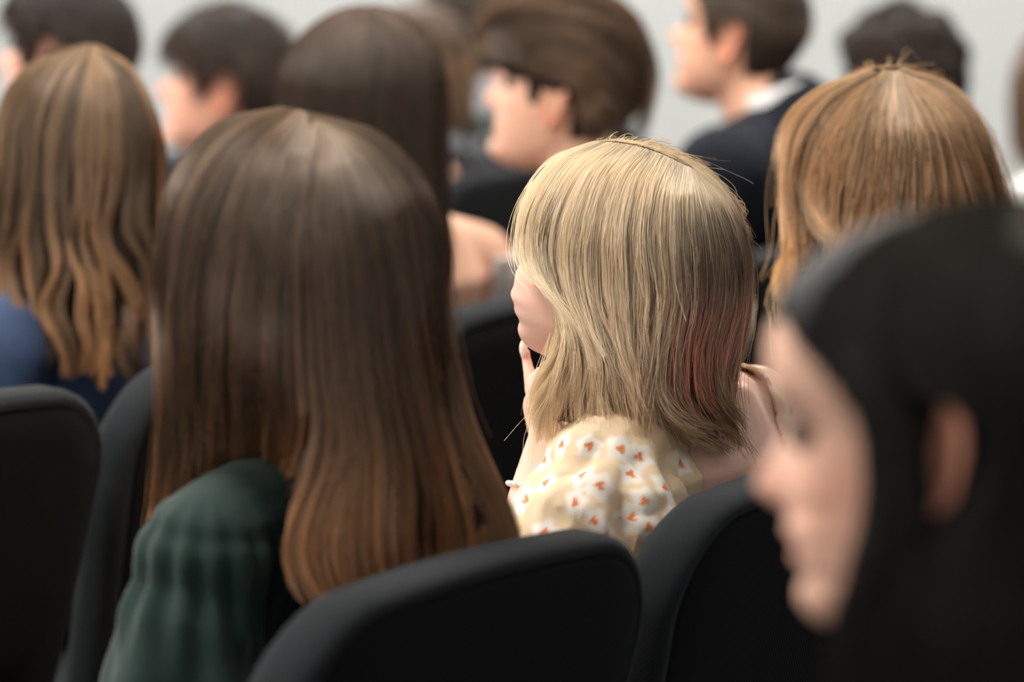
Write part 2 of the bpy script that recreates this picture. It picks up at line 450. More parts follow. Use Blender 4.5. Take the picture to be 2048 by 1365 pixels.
    for hip, kn_, an in legs:
        tb.chain([hip, hip*.5+kn_*.5, kn_], [.098, .09, .072], 16); tb.chain([kn_, kn_*.5+an*.5, an+Up*.03], [.072, .068, .056], 16)
    tv, tf, _ = remesh(tb, .013, 3); P.add('trousers' if lower is None else 'skirt', tv, tf, lower or m_trouser)
    for hip, kn_, an in legs:
        sb = MB(); sb.capsule(an-Up*.042-Fw*.025, an-Up*.052+Fw*.155, .046, .038, 16, flat=(Up, .85)); sb.capsule(an-Up*.03, an+Up*.005, .044, .042, 14)
        sv, sf, _ = remesh(sb, .008, 3); P.add('shoe', sv, sf, m_black)
    return P
def padd(self, name, V, Fc, mat, attr=None, parent=None):
    o = mesh_obj(name, np.asarray(V)-self.org, Fc, mat, parent or self.root, True, attr)
    return o
Person.add = padd
m_trouser = mat_plain('dark_trousers', srgb(24, 25, 30), .85, .1, 60, .2, 500)
m_eye = mat_plain('eye', srgb(74, 56, 48), .2)

def cloth(P, name, mat, sleeves=(), grow=.012, lo=-.05, hi=1.08, voxel=.007, keep=None, disp=None, extra=None, attr_fn=None, smooth=5, legs=False, label=None):
    mb = MB(); T = P.T; R, Fw, Up = T[:, 0], T[:, 1], T[:, 2]
    pr = [q for q in P.prof if lo <= q[0] <= hi]
    mb.rings([P.ring(P.ax(t), a+grow, b+grow) for t, a, b in pr])
    for s in (-1, 1): mb.capsule(P.sc+R*s*.06, P.joints[s][0], .05+grow, .05+grow)
    for ch in sleeves: mb.chain(*ch)
    if extra: extra(mb)
    V, Fc, Nn = remesh(mb, voxel, smooth)
    if disp is not None: V = V + Nn*disp(V, Nn)[:, None]
    if keep is not None:
        kv = keep(V); Fc = [f for f in Fc if all(kv[i] for i in f)]
        ui = np.unique(np.concatenate([np.array(f) for f in Fc])); mp = -np.ones(len(V), int); mp[ui] = np.arange(len(ui))
        V = V[ui]; Nn = Nn[ui]; Fc = [tuple(mp[i] for i in f) for f in Fc]
    at = attr_fn(V, Nn) if attr_fn else None
    o = P.add(name, V, Fc, mat, at)
    if keep is not None:
        q = o.modifiers.new('hem', 'SOLIDIFY'); q.thickness = .003; q.offset = -1
    if label: o['label'] = label
    return o
def nz(V, sc, seed=0):
    return np.array([noise.noise(Vector((v[0]*sc[0]+seed, v[1]*sc[1], v[2]*sc[2]))) for v in V])

# ---------------------------------------------------------------- hair
def resample(P, K):
    P = np.asarray(P, float); 
    # Catmull-Rom refinement, then arc-length resampling
    Q = np.vstack([2*P[0]-P[1], P, 2*P[-1]-P[-2]]); out = []
    for i in range(1, len(Q)-2):
        for t in np.linspace(0, 1, 8, endpoint=False):
            a, b, c, d = Q[i-1], Q[i], Q[i+1], Q[i+2]
            out.append(.5*((2*b)+(-a+c)*t+(2*a-5*b+4*c-d)*t*t+(-a+3*b-3*c+d)*t**3))
    out.append(P[-1]); out = np.array(out)
    s = np.concatenate([[0], np.cumsum(np.linalg.norm(np.diff(out, axis=0), axis=1))]); q = np.linspace(0, s[-1], K)
    return np.stack([np.interp(q, s, out[:, k]) for k in range(out.shape[1])], 1)
def pix_guides(groups, cx, cy, d0, rx, rd, rz, K=28):
    """guides traced as (px, py[, extra depth]); depth = the near side of a head-sized dome, a cylinder below it"""
    s = F/d0; res = []
    for g in groups:
        G = []
        for path in g:
            pts = []
            for q in path:
                px, py = q[0], q[1]; ex = q[2] if len(q) > 2 else 0
                X = (px-cx)/s; Z = max(0, (cy-py)/s)
                dd = -rd*math.sqrt(max(0, 1-(X/rx)**2-(Z/rz)**2))
                pts.append(pix(px, py, d0+dd+ex))
            G.append(resample(pts, K))
        res.append(np.array(G))
    return res
def dome_guides(hc, rx, ry, rz, psis, drop, flare=0.0, top=(0, 0), K=28, lean=(0, 0)):
    """guides radiating from the crown and hanging straight down, around azimuths psis"""
    G = []
    for ps in psis:
        a = math.radians(ps); d = np.array([math.sin(a)*rx, -math.cos(a)*ry, 0]); pts = []
        for k in range(7):
            t = math.radians(86*(1-k/6)); pts.append(np.array([top[0], top[1], 0])*math.sin(t)+hc + d*math.cos(t)+np.array([0, 0, rz*math.sin(t)]))
        L = drop(ps) if callable(drop) else drop
        for k in range(1, 6):
            q = k/5; pts.append(hc + d*(1+flare*q)+np.array([lean[0]*q, lean[1]*q, -L*q]))
        G.append(resample(pts, K))
    return [np.array(G)]
def eval_guides(G, u):
    n = len(G); i = np.clip(np.floor(u).astype(int), 0, n-2); f = (u-i)[:, None, None]
    g = lambda j: G[np.clip(j, 0, n-1)]
    a, b, c, d = g(i-1), g(i), g(i+1), g(i+2)
    return .5*((2*b)+(-a+c)*f+(2*a-5*b+4*c-d)*f*f+(-a+3*b-3*c+d)*f**3)
def curves_obj(name, P3, rad, colr, mat, P, parent):
    n, K = P3.shape[:2]
    hcv = bpy.data.hair_curves.new(name); hcv.add_curves([K]*n)
    hcv.position_data.foreach_set('vector', (P3-P.org).astype(np.float32).ravel())
    a = hcv.attributes.new('radius', 'FLOAT', 'POINT'); a.data.foreach_set('value', rad.astype(np.float32).ravel())
    mx = colr.max(axis=-1, keepdims=True)+1e-6; c4 = np.ones((n, K, 4), np.float32); c4[..., :3] = mx*(colr/mx)**1.0
    a = hcv.attributes.new('col', 'FLOAT_COLOR', 'POINT'); a.data.foreach_set('color', c4.ravel())
    hcv.materials.append(mat)
    o = bpy.data.objects.new(name, hcv); col.objects.link(o); o.parent = parent
    tag(o, kind='stuff'); return o
def sstep(x, a, b):
    t = np.clip((x-a)/(b-a), 0, 1); return t*t*(3-2*t)
def hair_cap(P, grow=.012, hl=None):
    """hair shell over the scalp, ending at the hairline"""
    h = head_geo(False, 60, 80); V = np.array(h.V)
    n = V/np.array([.073, .095, .118])**2; n /= np.linalg.norm(n, axis=1)[:, None]
    ky, kz = hl or ([-.12, -.06, -.035, -.028, .0, .010, .016, .030, .040, .058, .075, .11], [-.085, -.075, -.06, .028, .03, -.005, -.025, -.02, .02, .045, .066, .07])
    keep = V[:, 2] > np.interp(V[:, 1], ky, kz)
    g = grow*np.clip((V[:, 2]-np.interp(V[:, 1], ky, kz))/.02, .15, 1)
    V2 = V+n*g[:, None]
    Fc = [f for f in h.F if all(keep[i] for i in f)]
    ui = np.unique(np.concatenate([np.array(f) for f in Fc])); mp = -np.ones(len(V), int); mp[ui] = np.arange(len(ui))
    return V2[ui], n[ui], [tuple(mp[i] for i in f) for f in Fc], V[ui]
def long_hair(P, groups, N, colour, mat, base, thick=.03, clump=.6, nclump=60, wave=0.0, wfreq=3.0, frizz=.0012, rad=.0003, fly=0, seed=1, tube=.011, voxel=.007, weights=None, cap=True, cut=.15, wstart=.35, hl=None, taper=True, fly_amp=.03, stretch=0.0, cap_grow=.006):
    """thousands of strands between traced guides over a solid hair mass"""
    r = np.random.default_rng(seed); allP = []; allC = []; allR = []; mb = MB(); hc = P.hc
    tot = sum(len(g)-1 for g in groups)
    if stretch: groups = [np.array([resample(np.vstack([q, q[-1]+(q[-1]-q[-4])/np.linalg.norm(q[-1]-q[-4])*stretch*.6]), q.shape[0]) for q in g]) if k == 0 else g for k, g in enumerate(groups)]
    K = groups[0].shape[1]; t = np.linspace(0, 1, K)
    def place(G, u, lay, flat=0.0):
        p = eval_guides(G, u)
        axis = np.repeat(np.repeat(hc[None, None, :], p.shape[0], 0), K, 1).copy()
        axis[..., 2] = np.minimum(p[..., 2], hc[2])
        inw = axis-p; inw /= np.linalg.norm(inw, axis=2)[..., None]+1e-9
        ramp = np.maximum(flat, .25+.75*sstep(t, 0, .3))[None, :, None]
        return p+inw*(lay*thick)[:, None, None]*ramp
    for gi, G in enumerate(groups):
        g = len(G); n = int(N*(g-1)/tot); nc = max(4, int(nclump*(g-1)/tot))
        u = r.uniform(0, g-1, n); lay = r.uniform(0, 1, n)**1.6
        cu = np.sort(r.uniform(0, g-1, nc)); clay = r.uniform(0, .7, nc)**1.3
        cid = np.argmin(np.abs(u[:, None]-cu[None])*1.0+.35*np.abs(lay[:, None]-clay[None]), axis=1)
        p = place(G, u, lay); cp = place(G, cu, clay)
        cl = clump*r.uniform(.6, 1.1, n)[:, None]*sstep(t, .12, .75)[None]
        p = p+(cp[cid]-p)*np.clip(cl, 0, .95)[..., None]
        # waves shared by the strands of a lock
        tan = np.gradient(p, axis=1); tan /= np.linalg.norm(tan, axis=2)[..., None]+1e-9
        side = np.cross(tan, np.array([0, 1., .2])); side /= np.linalg.norm(side, axis=2)[..., None]+1e-9
        dep = np.cross(tan, side)
        if wave:
            ph = r.uniform(0, 6.28, nc)[cid][:, None]; fq = (wfreq*r.uniform(.8, 1.2, nc))[cid][:, None]
            A = wave*r.uniform(.6, 1.3, nc)[cid][:, None]*sstep(t, wstart, .85)[None]
            arg = 6.283*fq*t[None]+ph+r.normal(0, .25, n)[:, None]
            p = p+side*(A*np.sin(arg))[..., None]+dep*(A*.7*np.cos(arg))[..., None]
        # a little frizz on each strand
        for q in range(3):
            fr = r.uniform(1, 5, n)[:, None]; ph = r.uniform(0, 6.28, n)[:, None]
            A = frizz*r.normal(0, 1, n)[:, None]*(.15+t[None])
            p = p+(side if q < 2 else dep)*(A*np.sin(fr*6.28*t[None]+ph))[..., None]
        # trims: inner strands root lower on the scalp, tips end unevenly
        t0 = lay*r.uniform(0, .35, n); t1 = 1-.6*cut*r.uniform(0, 1, n)**1.5-cut*(r.uniform(0, 1, nc)**1.5)[cid]
        tt = t0[:, None]+(t1-t0)[:, None]*t[None]
        fi = tt*(K-1); i0 = np.clip(np.floor(fi).astype(int), 0, K-2); ff = (fi-i0)[..., None]
        rows = np.arange(n)[:, None]; p = p[rows, i0]*(1-ff)+p[rows, i0+1]*ff
        crand = r.uniform(0, 1, nc)[cid]
        allP.append(p); allC.append(colour(gi, u/(g-1), lay, tt, crand, r.uniform(0, 1, n), p))
        rr = rad*r.uniform(.7, 1.25, n)[:, None]*np.ones((1, K))
        if taper: rr = rr*(1-.75*sstep(t, .75, 1))[None]
        allR.append(rr)
        # solid mass below the strands
        nt = max(10, (g-1)*5)
        tp = place(G, np.linspace(0, g-1, nt), np.full(nt, (tube+.020)/thick), 1.0)
        cl2 = place(G, np.linspace(0, g-1, nt), np.full(nt, (tube*.62+.011)/thick), 1.0)
        for src, rr_ in ((tp, tube), (cl2, tube*.62)):
            for q in src:
                idx = np.linspace(0, int(K*.93)-1, 12).astype(int)
                a = q[idx]
                tr = [rr_*(1-.75*max(0, (k-7)/4)) for k in range(12)]
                for k in range(11): mb.capsule(a[k], a[k+1], tr[k], tr[k+1], 7)
    if fly:
        G = groups[int(r.integers(len(groups)))]
        for gi, G in enumerate(groups):
            g = len(G); n = int(fly*(g-1)/tot); u = r.uniform(0, g-1, n); p = place(G, u, np.zeros(n))
            out = p-hc; out[..., 2] *= .6; out /= np.linalg.norm(out, axis=2)[..., None]
            s0 = r.uniform(.1, .8, n)[:, None]; q = np.clip(t[None]-s0, 0, 1)
            A = np.abs(r.normal(0, fly_amp, n))[:, None]*q**.9
            ph = r.uniform(0, 6.28, n)[:, None]; fr = r.uniform(.6, 2.2, n)[:, None]
            rv = r.normal(0, 1, (n, 1, 3)); rv /= np.linalg.norm(rv, axis=2)[..., None]
            p = p+out*(A+.002)[..., None]+rv*(A*.6*np.sin(fr*6.28*t[None]+ph))[..., None]
            tt = np.clip(s0-.05+t[None]*np.minimum(1.05-s0, r.uniform(.15, .5, n)[:, None]), 0, 1)
            fi = tt*(K-1); i0 = np.clip(np.floor(fi).astype(int), 0, K-2); ff = (fi-i0)[..., None]
            rows = np.arange(n)[:, None]; p = p[rows, i0]*(1-ff)+p[rows, i0+1]*ff
            allP.append(p); allC.append(colour(gi, u/(g-1), np.zeros(n), tt, r.uniform(.3, 1, n), r.uniform(0, 1, n), p)); allR.append(np.full((n, K), min(rad*.7, .0002)))
    V, Fc, Nn = remesh(mb, voxel, 4)
    if cap:
        cv, cn, cf, _ = hair_cap(P, cap_grow, hl); o = len(V)
        V = np.vstack([V, hc+(P.M@cv.T).T]); Fc = list(Fc)+[tuple(i+o for i in f) for f in cf]
    hm = P.add('hair', V, Fc, mat_plain(P.root.name+'_hair_mass', base, .55, .25, 60, .4, 400, spec=.3))  # darker than the strands: shade between the locks put into the colour
    P3 = np.concatenate(allP); C3 = np.concatenate(allC); R3 = np.concatenate(allR)
    curves_obj('hair_strands', P3, R3, C3, mat, P, hm)
    return hm
def short_hair(P, N, length, comb, colours, base, mat, seed=1, grow=.014, lift=.35, hl=None, rad=.0006, curl=0.0, bulge=None):
    """cropped hair: strands rooted all over the scalp, combed along a direction field (head space)"""
    r = np.random.default_rng(seed)
    cv, cn, cf, sk = hair_cap(P, grow, hl)
    if bulge is not None: cv = cv+cn*bulge(cv)[:, None]
    tri = np.array([f[:3] for f in cf if len(f) == 4]); q4 = np.array([f for f in cf if len(f) == 4])
    A = np.linalg.norm(np.cross(cv[q4[:, 1]]-cv[q4[:, 0]], cv[q4[:, 3]]-cv[q4[:, 0]]), axis=1)
    fi = r.choice(len(q4), N, p=A/A.sum()); a = r.uniform(0, 1, N)[:, None]; b = r.uniform(0, 1, N)[:, None]
    Q = q4[fi]; bl = lambda X: (X[Q[:, 0]]*(1-a)*(1-b)+X[Q[:, 1]]*a*(1-b)+X[Q[:, 2]]*a*b+X[Q[:, 3]]*(1-a)*b)
    p0 = bl(cv); n0 = bl(cn); n0 /= np.linalg.norm(n0, axis=1)[:, None]
    K = 9; t = np.linspace(0, 1, K)
    p = p0-n0*.004; L = length(p0)*r.uniform(.6, 1.15, N); pts = [p]
    ph = r.uniform(0, 6.28, N)
    for k in range(1, K):
        n = p/np.array([.073, .095, .118])**2; n /= np.linalg.norm(n, axis=1)[:, None]
        d = comb(p)+r.normal(0, .12, (N, 3)) if k == 1 else comb(p)+jit
        if k == 1: jit = r.normal(0, .25, (N, 3))
        d = d-n*np.sum(d*n, axis=1)[:, None]; d /= np.linalg.norm(d, axis=1)[:, None]+1e-9
        lf = lift*(1-1.5*t[k])
        d = d+n*lf
        if curl:
            sd = np.cross(n, d); d = d+curl*(sd*np.sin(ph+k*1.6)[:, None]+n*np.cos(ph+k*1.6)[:, None])
        d /= np.linalg.norm(d, axis=1)[:, None]
        p = p+d*(L/(K-1))[:, None]; pts.append(p)
    Pp = np.stack(pts, 1); W = hcw = P.hc+np.einsum('ij,nkj->nki', P.M, Pp)
    c0, c1 = np.array(colours[0]), np.array(colours[1]); m = r.uniform(0, 1, N)[:, None, None]
    C = (c0*(1-m)+c1*m)*np.ones((1, K, 1))
    R3 = rad*r.uniform(.7, 1.2, N)[:, None]*(1-.6*t[None]**2)
    hm = P.add('hair', P.hc+(P.M@cv.T).T, cf, mat_plain(P.root.name+'_hair_mass', base, .6, .3, 80, .5, 300, spec=.25))
    curves_obj('hair_strands', W, R3, C, mat, P, hm)
    return hm
def ramp(stops):
    xs = [s[0] for s in stops]; cs = np.array([srgb(*s[1]) for s in stops])
    return lambda t: np.stack([np.interp(t, xs, cs[:, k]) for k in range(3)], -1)
# ================================================================ the people
mh_brown = mat_hair('brown_hair', .2, .38, .05, .25)
mh_black = mat_hair('black_hair', .25, .12, .02, .3)
mh_blonde = mat_hair('blonde_hair', .3, .25, .15, .4)
mh_far = mat_hair('soft_hair', .3, .2, .05, .25)
def hcz(px, py, d): return pix(px, py, d)
PN = -124.0      # the row's facing direction, as psi

# ---- woman with long straight brown hair, green blouse
P = Person(); P1 = P
d0 = 3.5
hc = pix(606, 520, d0)
sc = np.array([-.172, 3.57, .878])
body(P, 'person', 'woman with long straight brown hair over a dark green gathered blouse', hc, -145, sc, PN, srgb(228, 178, 155), voxel=.007, sw=.165, hs=.95, arms={-1: ((-.285, 3.44, .60), (-.38, 3.60, .58)), 1: ((-.02, 3.76, .62), (-.27, 3.82, .60))})
m_green = mat_plain('dark_green_crepe', srgb(20, 43, 39), .75, .12, 30, .15, 700, spec=.25, sheen=.15)
def green_disp(V, Nn):
    sh, el, wr = P1.joints[-1]; ax = el-sh; L = np.linalg.norm(ax); ax = ax/L
    q = V-sh; s = q@ax/L; rad = q-np.outer(q@ax, ax)
    e1 = np.cross(ax, P1.T[:, 1]); e1 /= np.linalg.norm(e1); e2 = np.cross(ax, e1)
    ang = np.arctan2(rad@e1, rad@e2)
    wob = nz(V, (6, 6, 6), 3)
    gat = np.sin(ang*14+3*wob)*.0050*np.exp(-((s-.10)/.20)**2)
    big = np.sin(ang*6+4*wob+s*3)*.010*sstep(s, .15, .5)
    seam = -.003*np.exp(-((s+.1)/.035)**2)
    onarm = np.clip(1-(np.linalg.norm(rad, axis=1)-.11)/.05, 0, 1)*(s > -.25)
    return (gat+big+seam)*onarm + .003*nz(V, (16, 16, 9), 8)
sh, el, wr = P.joints[-1]; shr, elr, wrr = P.joints[1]
out = -P.T[:, 0]
cloth(P, 'blouse', m_green, sleeves=[([sh-out*.02+np.array([0, 0, -.005]), sh*.75+el*.25+out*.020, sh*.45+el*.55+out*.026, el+out*.01, wr], [.050, .062, .078, .066, .045]),
      ([shr, shr*.5+elr*.5, elr, wrr], [.06, .085, .075, .045])], grow=.014, voxel=.0055, disp=green_disp, hi=1.07,
      extra=lambda mb: mb.capsule(P1.sc+np.array([0, 0, .01]), P1.sc+np.array([0, 0, .055]), .075, .06), smooth=14)
cx, cy = 600, 480
gl = [[(545, 222, .09), (440, 250, .08), (365, 330, .07), (328, 420, .06), (316, 520, .06), (312, 640, .06), (318, 760, .07), (322, 880, .09), (312, 1000, .1), (305, 1060, .1)],
 [(560, 214), (450, 240), (375, 310), (335, 400), (315, 500), (307, 600), (312, 700), (322, 800, .02), (318, 900, .05), (302, 1000, .08), (292, 1045, .09)],
 [(580, 216), (490, 260), (420, 340), (375, 450), (355, 600), (352, 750, .02), (355, 880, .07), (345, 1000, .12), (335, 1060, .13)],
 [(600, 220), (530, 290), (475, 400), (445, 550), (432, 700), (430, 850, .06), (425, 960, .12), (420, 1030, .14)],
 [(620, 228), (570, 320), (530, 450), (512, 600), (505, 750), (505, 860, .06), (500, 940, .12), (498, 990, .13)],
 [(632, 240), (605, 340), (580, 480), (575, 620), (575, 750), (582, 850, .02), (575, 920, .07), (560, 970, .1)],
 [(638, 248), (620, 340), (602, 480), (600, 620), (605, 750), (612, 840), (606, 900, .02), (590, 960, .05)]]
gr = [[(638, 248), (622, 340), (608, 480), (612, 620), (618, 750), (630, 850), (610, 950), (577, 1040), (566, 1110), (580, 1170), (606, 1222)],
 [(645, 252), (640, 350), (635, 480), (642, 620), (650, 750), (662, 850), (650, 950), (622, 1040), (612, 1110), (630, 1175), (668, 1218)],
 [(650, 256), (665, 350), (675, 480), (685, 620), (697, 750), (712, 850), (712, 950), (700, 1040), (695, 1110), (712, 1170), (745, 1200)],
 [(650, 256), (692, 340), (722, 450), (742, 600), (757, 750), (777, 870), (787, 970), (785, 1060), (788, 1120), (803, 1170), (830, 1195)],
 [(645, 250), (722, 320), (777, 420), (802, 560), (822, 720), (847, 860), (872, 970), (884, 1050), (888, 1115), (882, 1160), (870, 1185)],
 [(635, 240), (742, 290), (822, 380), (857, 500), (872, 640), (897, 770), (932, 890), (962, 980), (980, 1060), (975, 1115), (950, 1150)],
 [(615, 226), (742, 260), (832, 340), (880, 450), (894, 560), (906, 680), (932, 790), (967, 890), (1007, 980), (1036, 1050), (1042, 1095), (1022, 1130)],
 [(590, 220, .06), (735, 262, .07), (825, 350, .08), (868, 460, .08), (880, 580, .09), (892, 690, .09), (915, 790, .08), (950, 890, .07), (985, 980, .05), (1010, 1050, .05), (1010, 1110, .05)]]
G = pix_guides([gl, gr], cx, cy, d0, .127, .125, .118)
rp = ramp([(0, (110, 88, 66)), (.12, (92, 72, 56)), (.42, (92, 68, 52)), (.62, (124, 90, 64)), (.82, (176, 128, 86)), (1, (182, 132, 90))])
def c1(gi, u, lay, tt, cr, sr, p):
    t2 = tt if gi else tt*.88
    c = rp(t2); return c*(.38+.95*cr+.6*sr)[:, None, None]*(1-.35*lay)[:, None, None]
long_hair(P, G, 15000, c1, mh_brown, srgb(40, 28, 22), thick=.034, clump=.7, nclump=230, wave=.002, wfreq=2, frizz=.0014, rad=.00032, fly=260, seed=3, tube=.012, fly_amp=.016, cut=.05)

# ---- blonde woman in the floral dress, hand at her chin
P = Person(); P2 = P
d0 = 4.0
hc = pix(1203, 518, d0)
sc = np.array([.180, 4.035, .878])
elb = np.array([.005, 3.985, .70]); wri = pix(1104, 880, 4.02)
def hand(mb):
    w0 = pix(1104, 880, 4.02); k0 = pix(1094, 815, 4.045)
    mb.capsule(w0, k0, .020, .026, 14)
    for pts, r0 in (([(1066, 795, 4.07), (1060, 755, 4.075), (1054, 725, 4.08), (1049, 700, 4.082)], .0085),
                    ([(1075, 790, 4.05), (1070, 757, 4.055), (1082, 742, 4.05), (1096, 748, 4.04)], .0085),
                    ([(1084, 792, 4.03), (1082, 764, 4.03), (1096, 752, 4.03), (1108, 762, 4.03)], .0085),
                    ([(1092, 800, 4.02), (1094, 775, 4.02), (1106, 766, 4.02), (1114, 776, 4.02)], .0075),
                    ([(1094, 830, 4.06), (1084, 800, 4.09), (1080, 770, 4.10)], .0095)):
        Q = [pix(*q) for q in pts]; mb.chain(Q, [r0*(1-.12*k) for k in range(len(Q))], 8)
P.extra = hand
body(P, 'person', 'blonde woman in a cream daisy-print dress resting her chin on her hand', hc, -130, sc, PN, srgb(246, 200, 182), hs=.95, nohand=(-1,), cheek=.009, lower=mat_plain('cream_cotton', srgb(228, 204, 172), .8, .05, 40, .15, 600), arms={-1: (elb, wri)}, voxel=.0045, ratio=.5, sw=.16, roll=0, pitch=9)
nail = MB(); nail.ellipsoid(pix(1047, 697, 4.076), (.0045, .003, .009)); no = P.add('fingernail', np.array(nail.V), nail.F, mat_plain('pale_nail', srgb(250, 235, 225), .25)); no.parent = P.body
FL = [(1187, 888), (1245, 888), (1160, 940), (1080, 960), (1205, 962), (1290, 912), (1268, 938), (1340, 970), (1255, 1033), (1090, 1055), (1175, 1040), (1360, 1028), (1112, 885), (1078, 915), (1040, 1000), (1140, 1000), (1310, 1060), (1215, 1085), (1300, 1000), (1120, 1100)]
cream, white, orange = np.array(srgb(232, 206, 172)), np.array(srgb(250, 244, 236)), np.array(srgb(234, 138, 82))
def daisies(V, Nn):
    r = np.random.default_rng(5)
    vis = []
    rayo = np.array([0, 0, HC])
    for px, py in FL:      # blooms seen on the sleeve: nearest surface point to the pixel's line
        d = pix(px, py, 4.0)-rayo; d /= np.linalg.norm(d)
        q = V-rayo; s = q@d; off = np.linalg.norm(q-np.outer(s, d), axis=1); c = np.where(off < .006)[0]
        if len(c): vis.append(V[c[np.argmin(s[c])]])
    cen = list(vis); base = np.array(vis) if vis else np.zeros((0, 3))
    for i in r.permutation(len(V)):
        if len(cen) > 420: break
        if np.min(np.linalg.norm(np.array(cen)-V[i], axis=1)) > .040: cen.append(V[i])
    cen = np.array(cen); best = np.full(len(V), 9.0); idx = np.zeros(len(V), int)
    for k, c in enumerate(cen):
        dd = np.linalg.norm(V-c, axis=1); m = dd < best; best[m] = dd[m]; idx[m] = k
    ci = cen[idx]; rel = V-ci
    e1 = np.cross(Nn, np.array([.3, .2, 1.])); e1 /= np.linalg.norm(e1, axis=1)[:, None]+1e-9; e2 = np.cross(Nn, e1)
    ang = np.arctan2(np.sum(rel*e2, 1), np.sum(rel*e1, 1))+idx*1.7
    pet = .0165*(1+.16*np.cos(5*ang)); size = .85+.3*((idx*37) % 10)/10
    wp = .85*(1-sstep(best/(pet*size), .62, 1.1)); wo = 1-sstep(best/(.0046*(1+.3*np.cos(3*ang+idx))), .7, 1.2)
    c = cream[None]*(1-wp[:, None])+white[None]*wp[:, None]
    return c*(1-wo[:, None])+orange[None]*wo[:, None]
m_floral = mat_plain('daisy_print_cotton', (1, 1, 1), .8, .05, 40, .15, 600, spec=.2, attr='col')
T = P.T; Rr, Fw, Up = T[:, 0], T[:, 1], T[:, 2]
sh, el, wr = P.joints[-1]; shr, elr, wrr = P.joints[1]
def fl_disp(V, Nn):
    q = V-P2.joints[-1][0]; ax = np.array([.12, -.1, -1.]); ax /= np.linalg.norm(ax)
    s = q@ax; rad = q-np.outer(s, ax); e1 = np.cross(ax, [0, 1., 0]); e1 /= np.linalg.norm(e1); e2 = np.cross(ax, e1)
    ang = np.arctan2(rad@e1, rad@e2); wob = nz(V, (9, 9, 9), 2)
    return np.sin(ang*8+6*wob+s*14)*.010*sstep(s, -.03, .05)+.005*nz(V, (22, 22, 12), 5)-.006*np.clip(1-5*np.abs(nz(V, (14, 14, 7), 11)), 0, 1)
def fl_keep(V):
    q = V-P2.sc; x, y, z = q@Rr, q@Fw, q@Up
    hole = (np.abs(x) < .088) & (y < .075) & (z > -.24+.9*np.maximum(0, np.abs(x)-.06))
    neck = (np.abs(x) < .07) & (z > -.06)
    return ~(hole | neck)
cloth(P, 'dress', m_floral, sleeves=[([sh-Rr*-.02+Up*.004, sh-Rr*.012-Up*.05-Fw*.005, sh-Rr*.02-Up*.12+Fw*.01, sh*.3+el*.7], [.056, .082, .092, .062]),
      ([shr-Rr*.01, shr+Rr*.01-Up*.06, shr+Rr*.02-Up*.14], [.054, .07, .07])], grow=.011, voxel=.0028, smooth=6, disp=fl_disp, keep=fl_keep, attr_fn=daisies, hi=1.0)
# bead bracelet on the forearm
br = bpy.data.objects.new('bracelet', None); col.objects.link(br)
bc = elb*.31+wri*.69; br.location = bc; tag(br, 'string of small white beads on the blonde woman\'s forearm', 'bracelet')
m_bead = mat_plain('white_bead', srgb(235, 232, 228), .2)
bd = MB(); bd.ellipsoid((0, 0, 0), (.0028,)*3, None, 8, 6)
bmesh_ = None
fa = wri-elb; fa /= np.linalg.norm(fa); b1 = np.cross(fa, [0, 1., 0]); b1 /= np.linalg.norm(b1); b2 = np.cross(fa, b1)
for k in range(30):
    a = 2*math.pi*k/30; o = None
    if bmesh_ is None: o = mesh_obj('bead', bd.V, bd.F, m_bead, br); bmesh_ = o.data
    else: o = bpy.data.objects.new('bead', bmesh_); col.objects.link(o); o.parent = br
    o.location = (b1*math.cos(a)+b2*math.sin(a))*.0345
cx, cy = 1262, 480
g0 = [[(1175, 288, .10), (1100, 318, .09), (1052, 385, .09), (1040, 460, .09), (1046, 520, .09), (1075, 565, .08), (1110, 620, .07), (1112, 700, .07), (1090, 770, .06), (1068, 830, .05), (1078, 875, .04)],
 [(1190, 283), (1108, 320), (1052, 395), (1033, 475), (1048, 540), (1095, 588), (1128, 650), (1128, 720), (1102, 780), (1074, 830), (1076, 872)],
 [(1210, 284), (1132, 328), (1082, 408), (1066, 490), (1086, 560), (1132, 620), (1152, 690), (1142, 760), (1117, 820), (1107, 866)],
 [(1235, 286), (1166, 338), (1121, 428), (1110, 520), (1130, 600), (1167, 670), (1182, 740), (1168, 800), (1162, 850), (1187, 885)],
 [(1265, 290), (1206, 348), (1171, 448), (1165, 550), (1185, 640), (1207, 720), (1207, 790), (1220, 860)],
 [(1295, 298), (1246, 358), (1221, 458), (1222, 570), (1232, 670), (1236, 760), (1250, 830), (1262, 868)],
 [(1320, 307), (1286, 368), (1266, 468), (1272, 580), (1270, 680), (1270, 780), (1275, 860)],
 [(1345, 318), (1321, 383), (1311, 478), (1320, 590), (1305, 690), (1290, 780), (1284, 858)],
 [(1370, 330), (1361, 398), (1361, 498), (1365, 600), (1347, 700), (1342, 790), (1378, 850), (1412, 868)],
 [(1386, 338), (1401, 408), (1413, 508), (1411, 610), (1387, 710), (1392, 800), (1430, 862), (1455, 884)],
 [(1390, 340), (1431, 408), (1456, 498), (1459, 600), (1432, 700), (1427, 780), (1462, 850), (1480, 892)],
 [(1380, 330), (1441, 388), (1481, 478), (1496, 570), (1481, 650), (1452, 740), (1452, 800), (1482, 856)],
 [(1345, 310, .02), (1425, 350, .03), (1478, 430, .04), (1501, 520, .05), (1503, 590, .05), (1490, 660, .05), (1465, 730, .05), (1462, 800, .05)],
 [(1300, 297, .10), (1390, 320, .12), (1455, 385, .13), (1487, 480, .13), (1496, 570, .12), (1486, 640, .1), (1462, 710, .09), (1455, 780, .08)]]
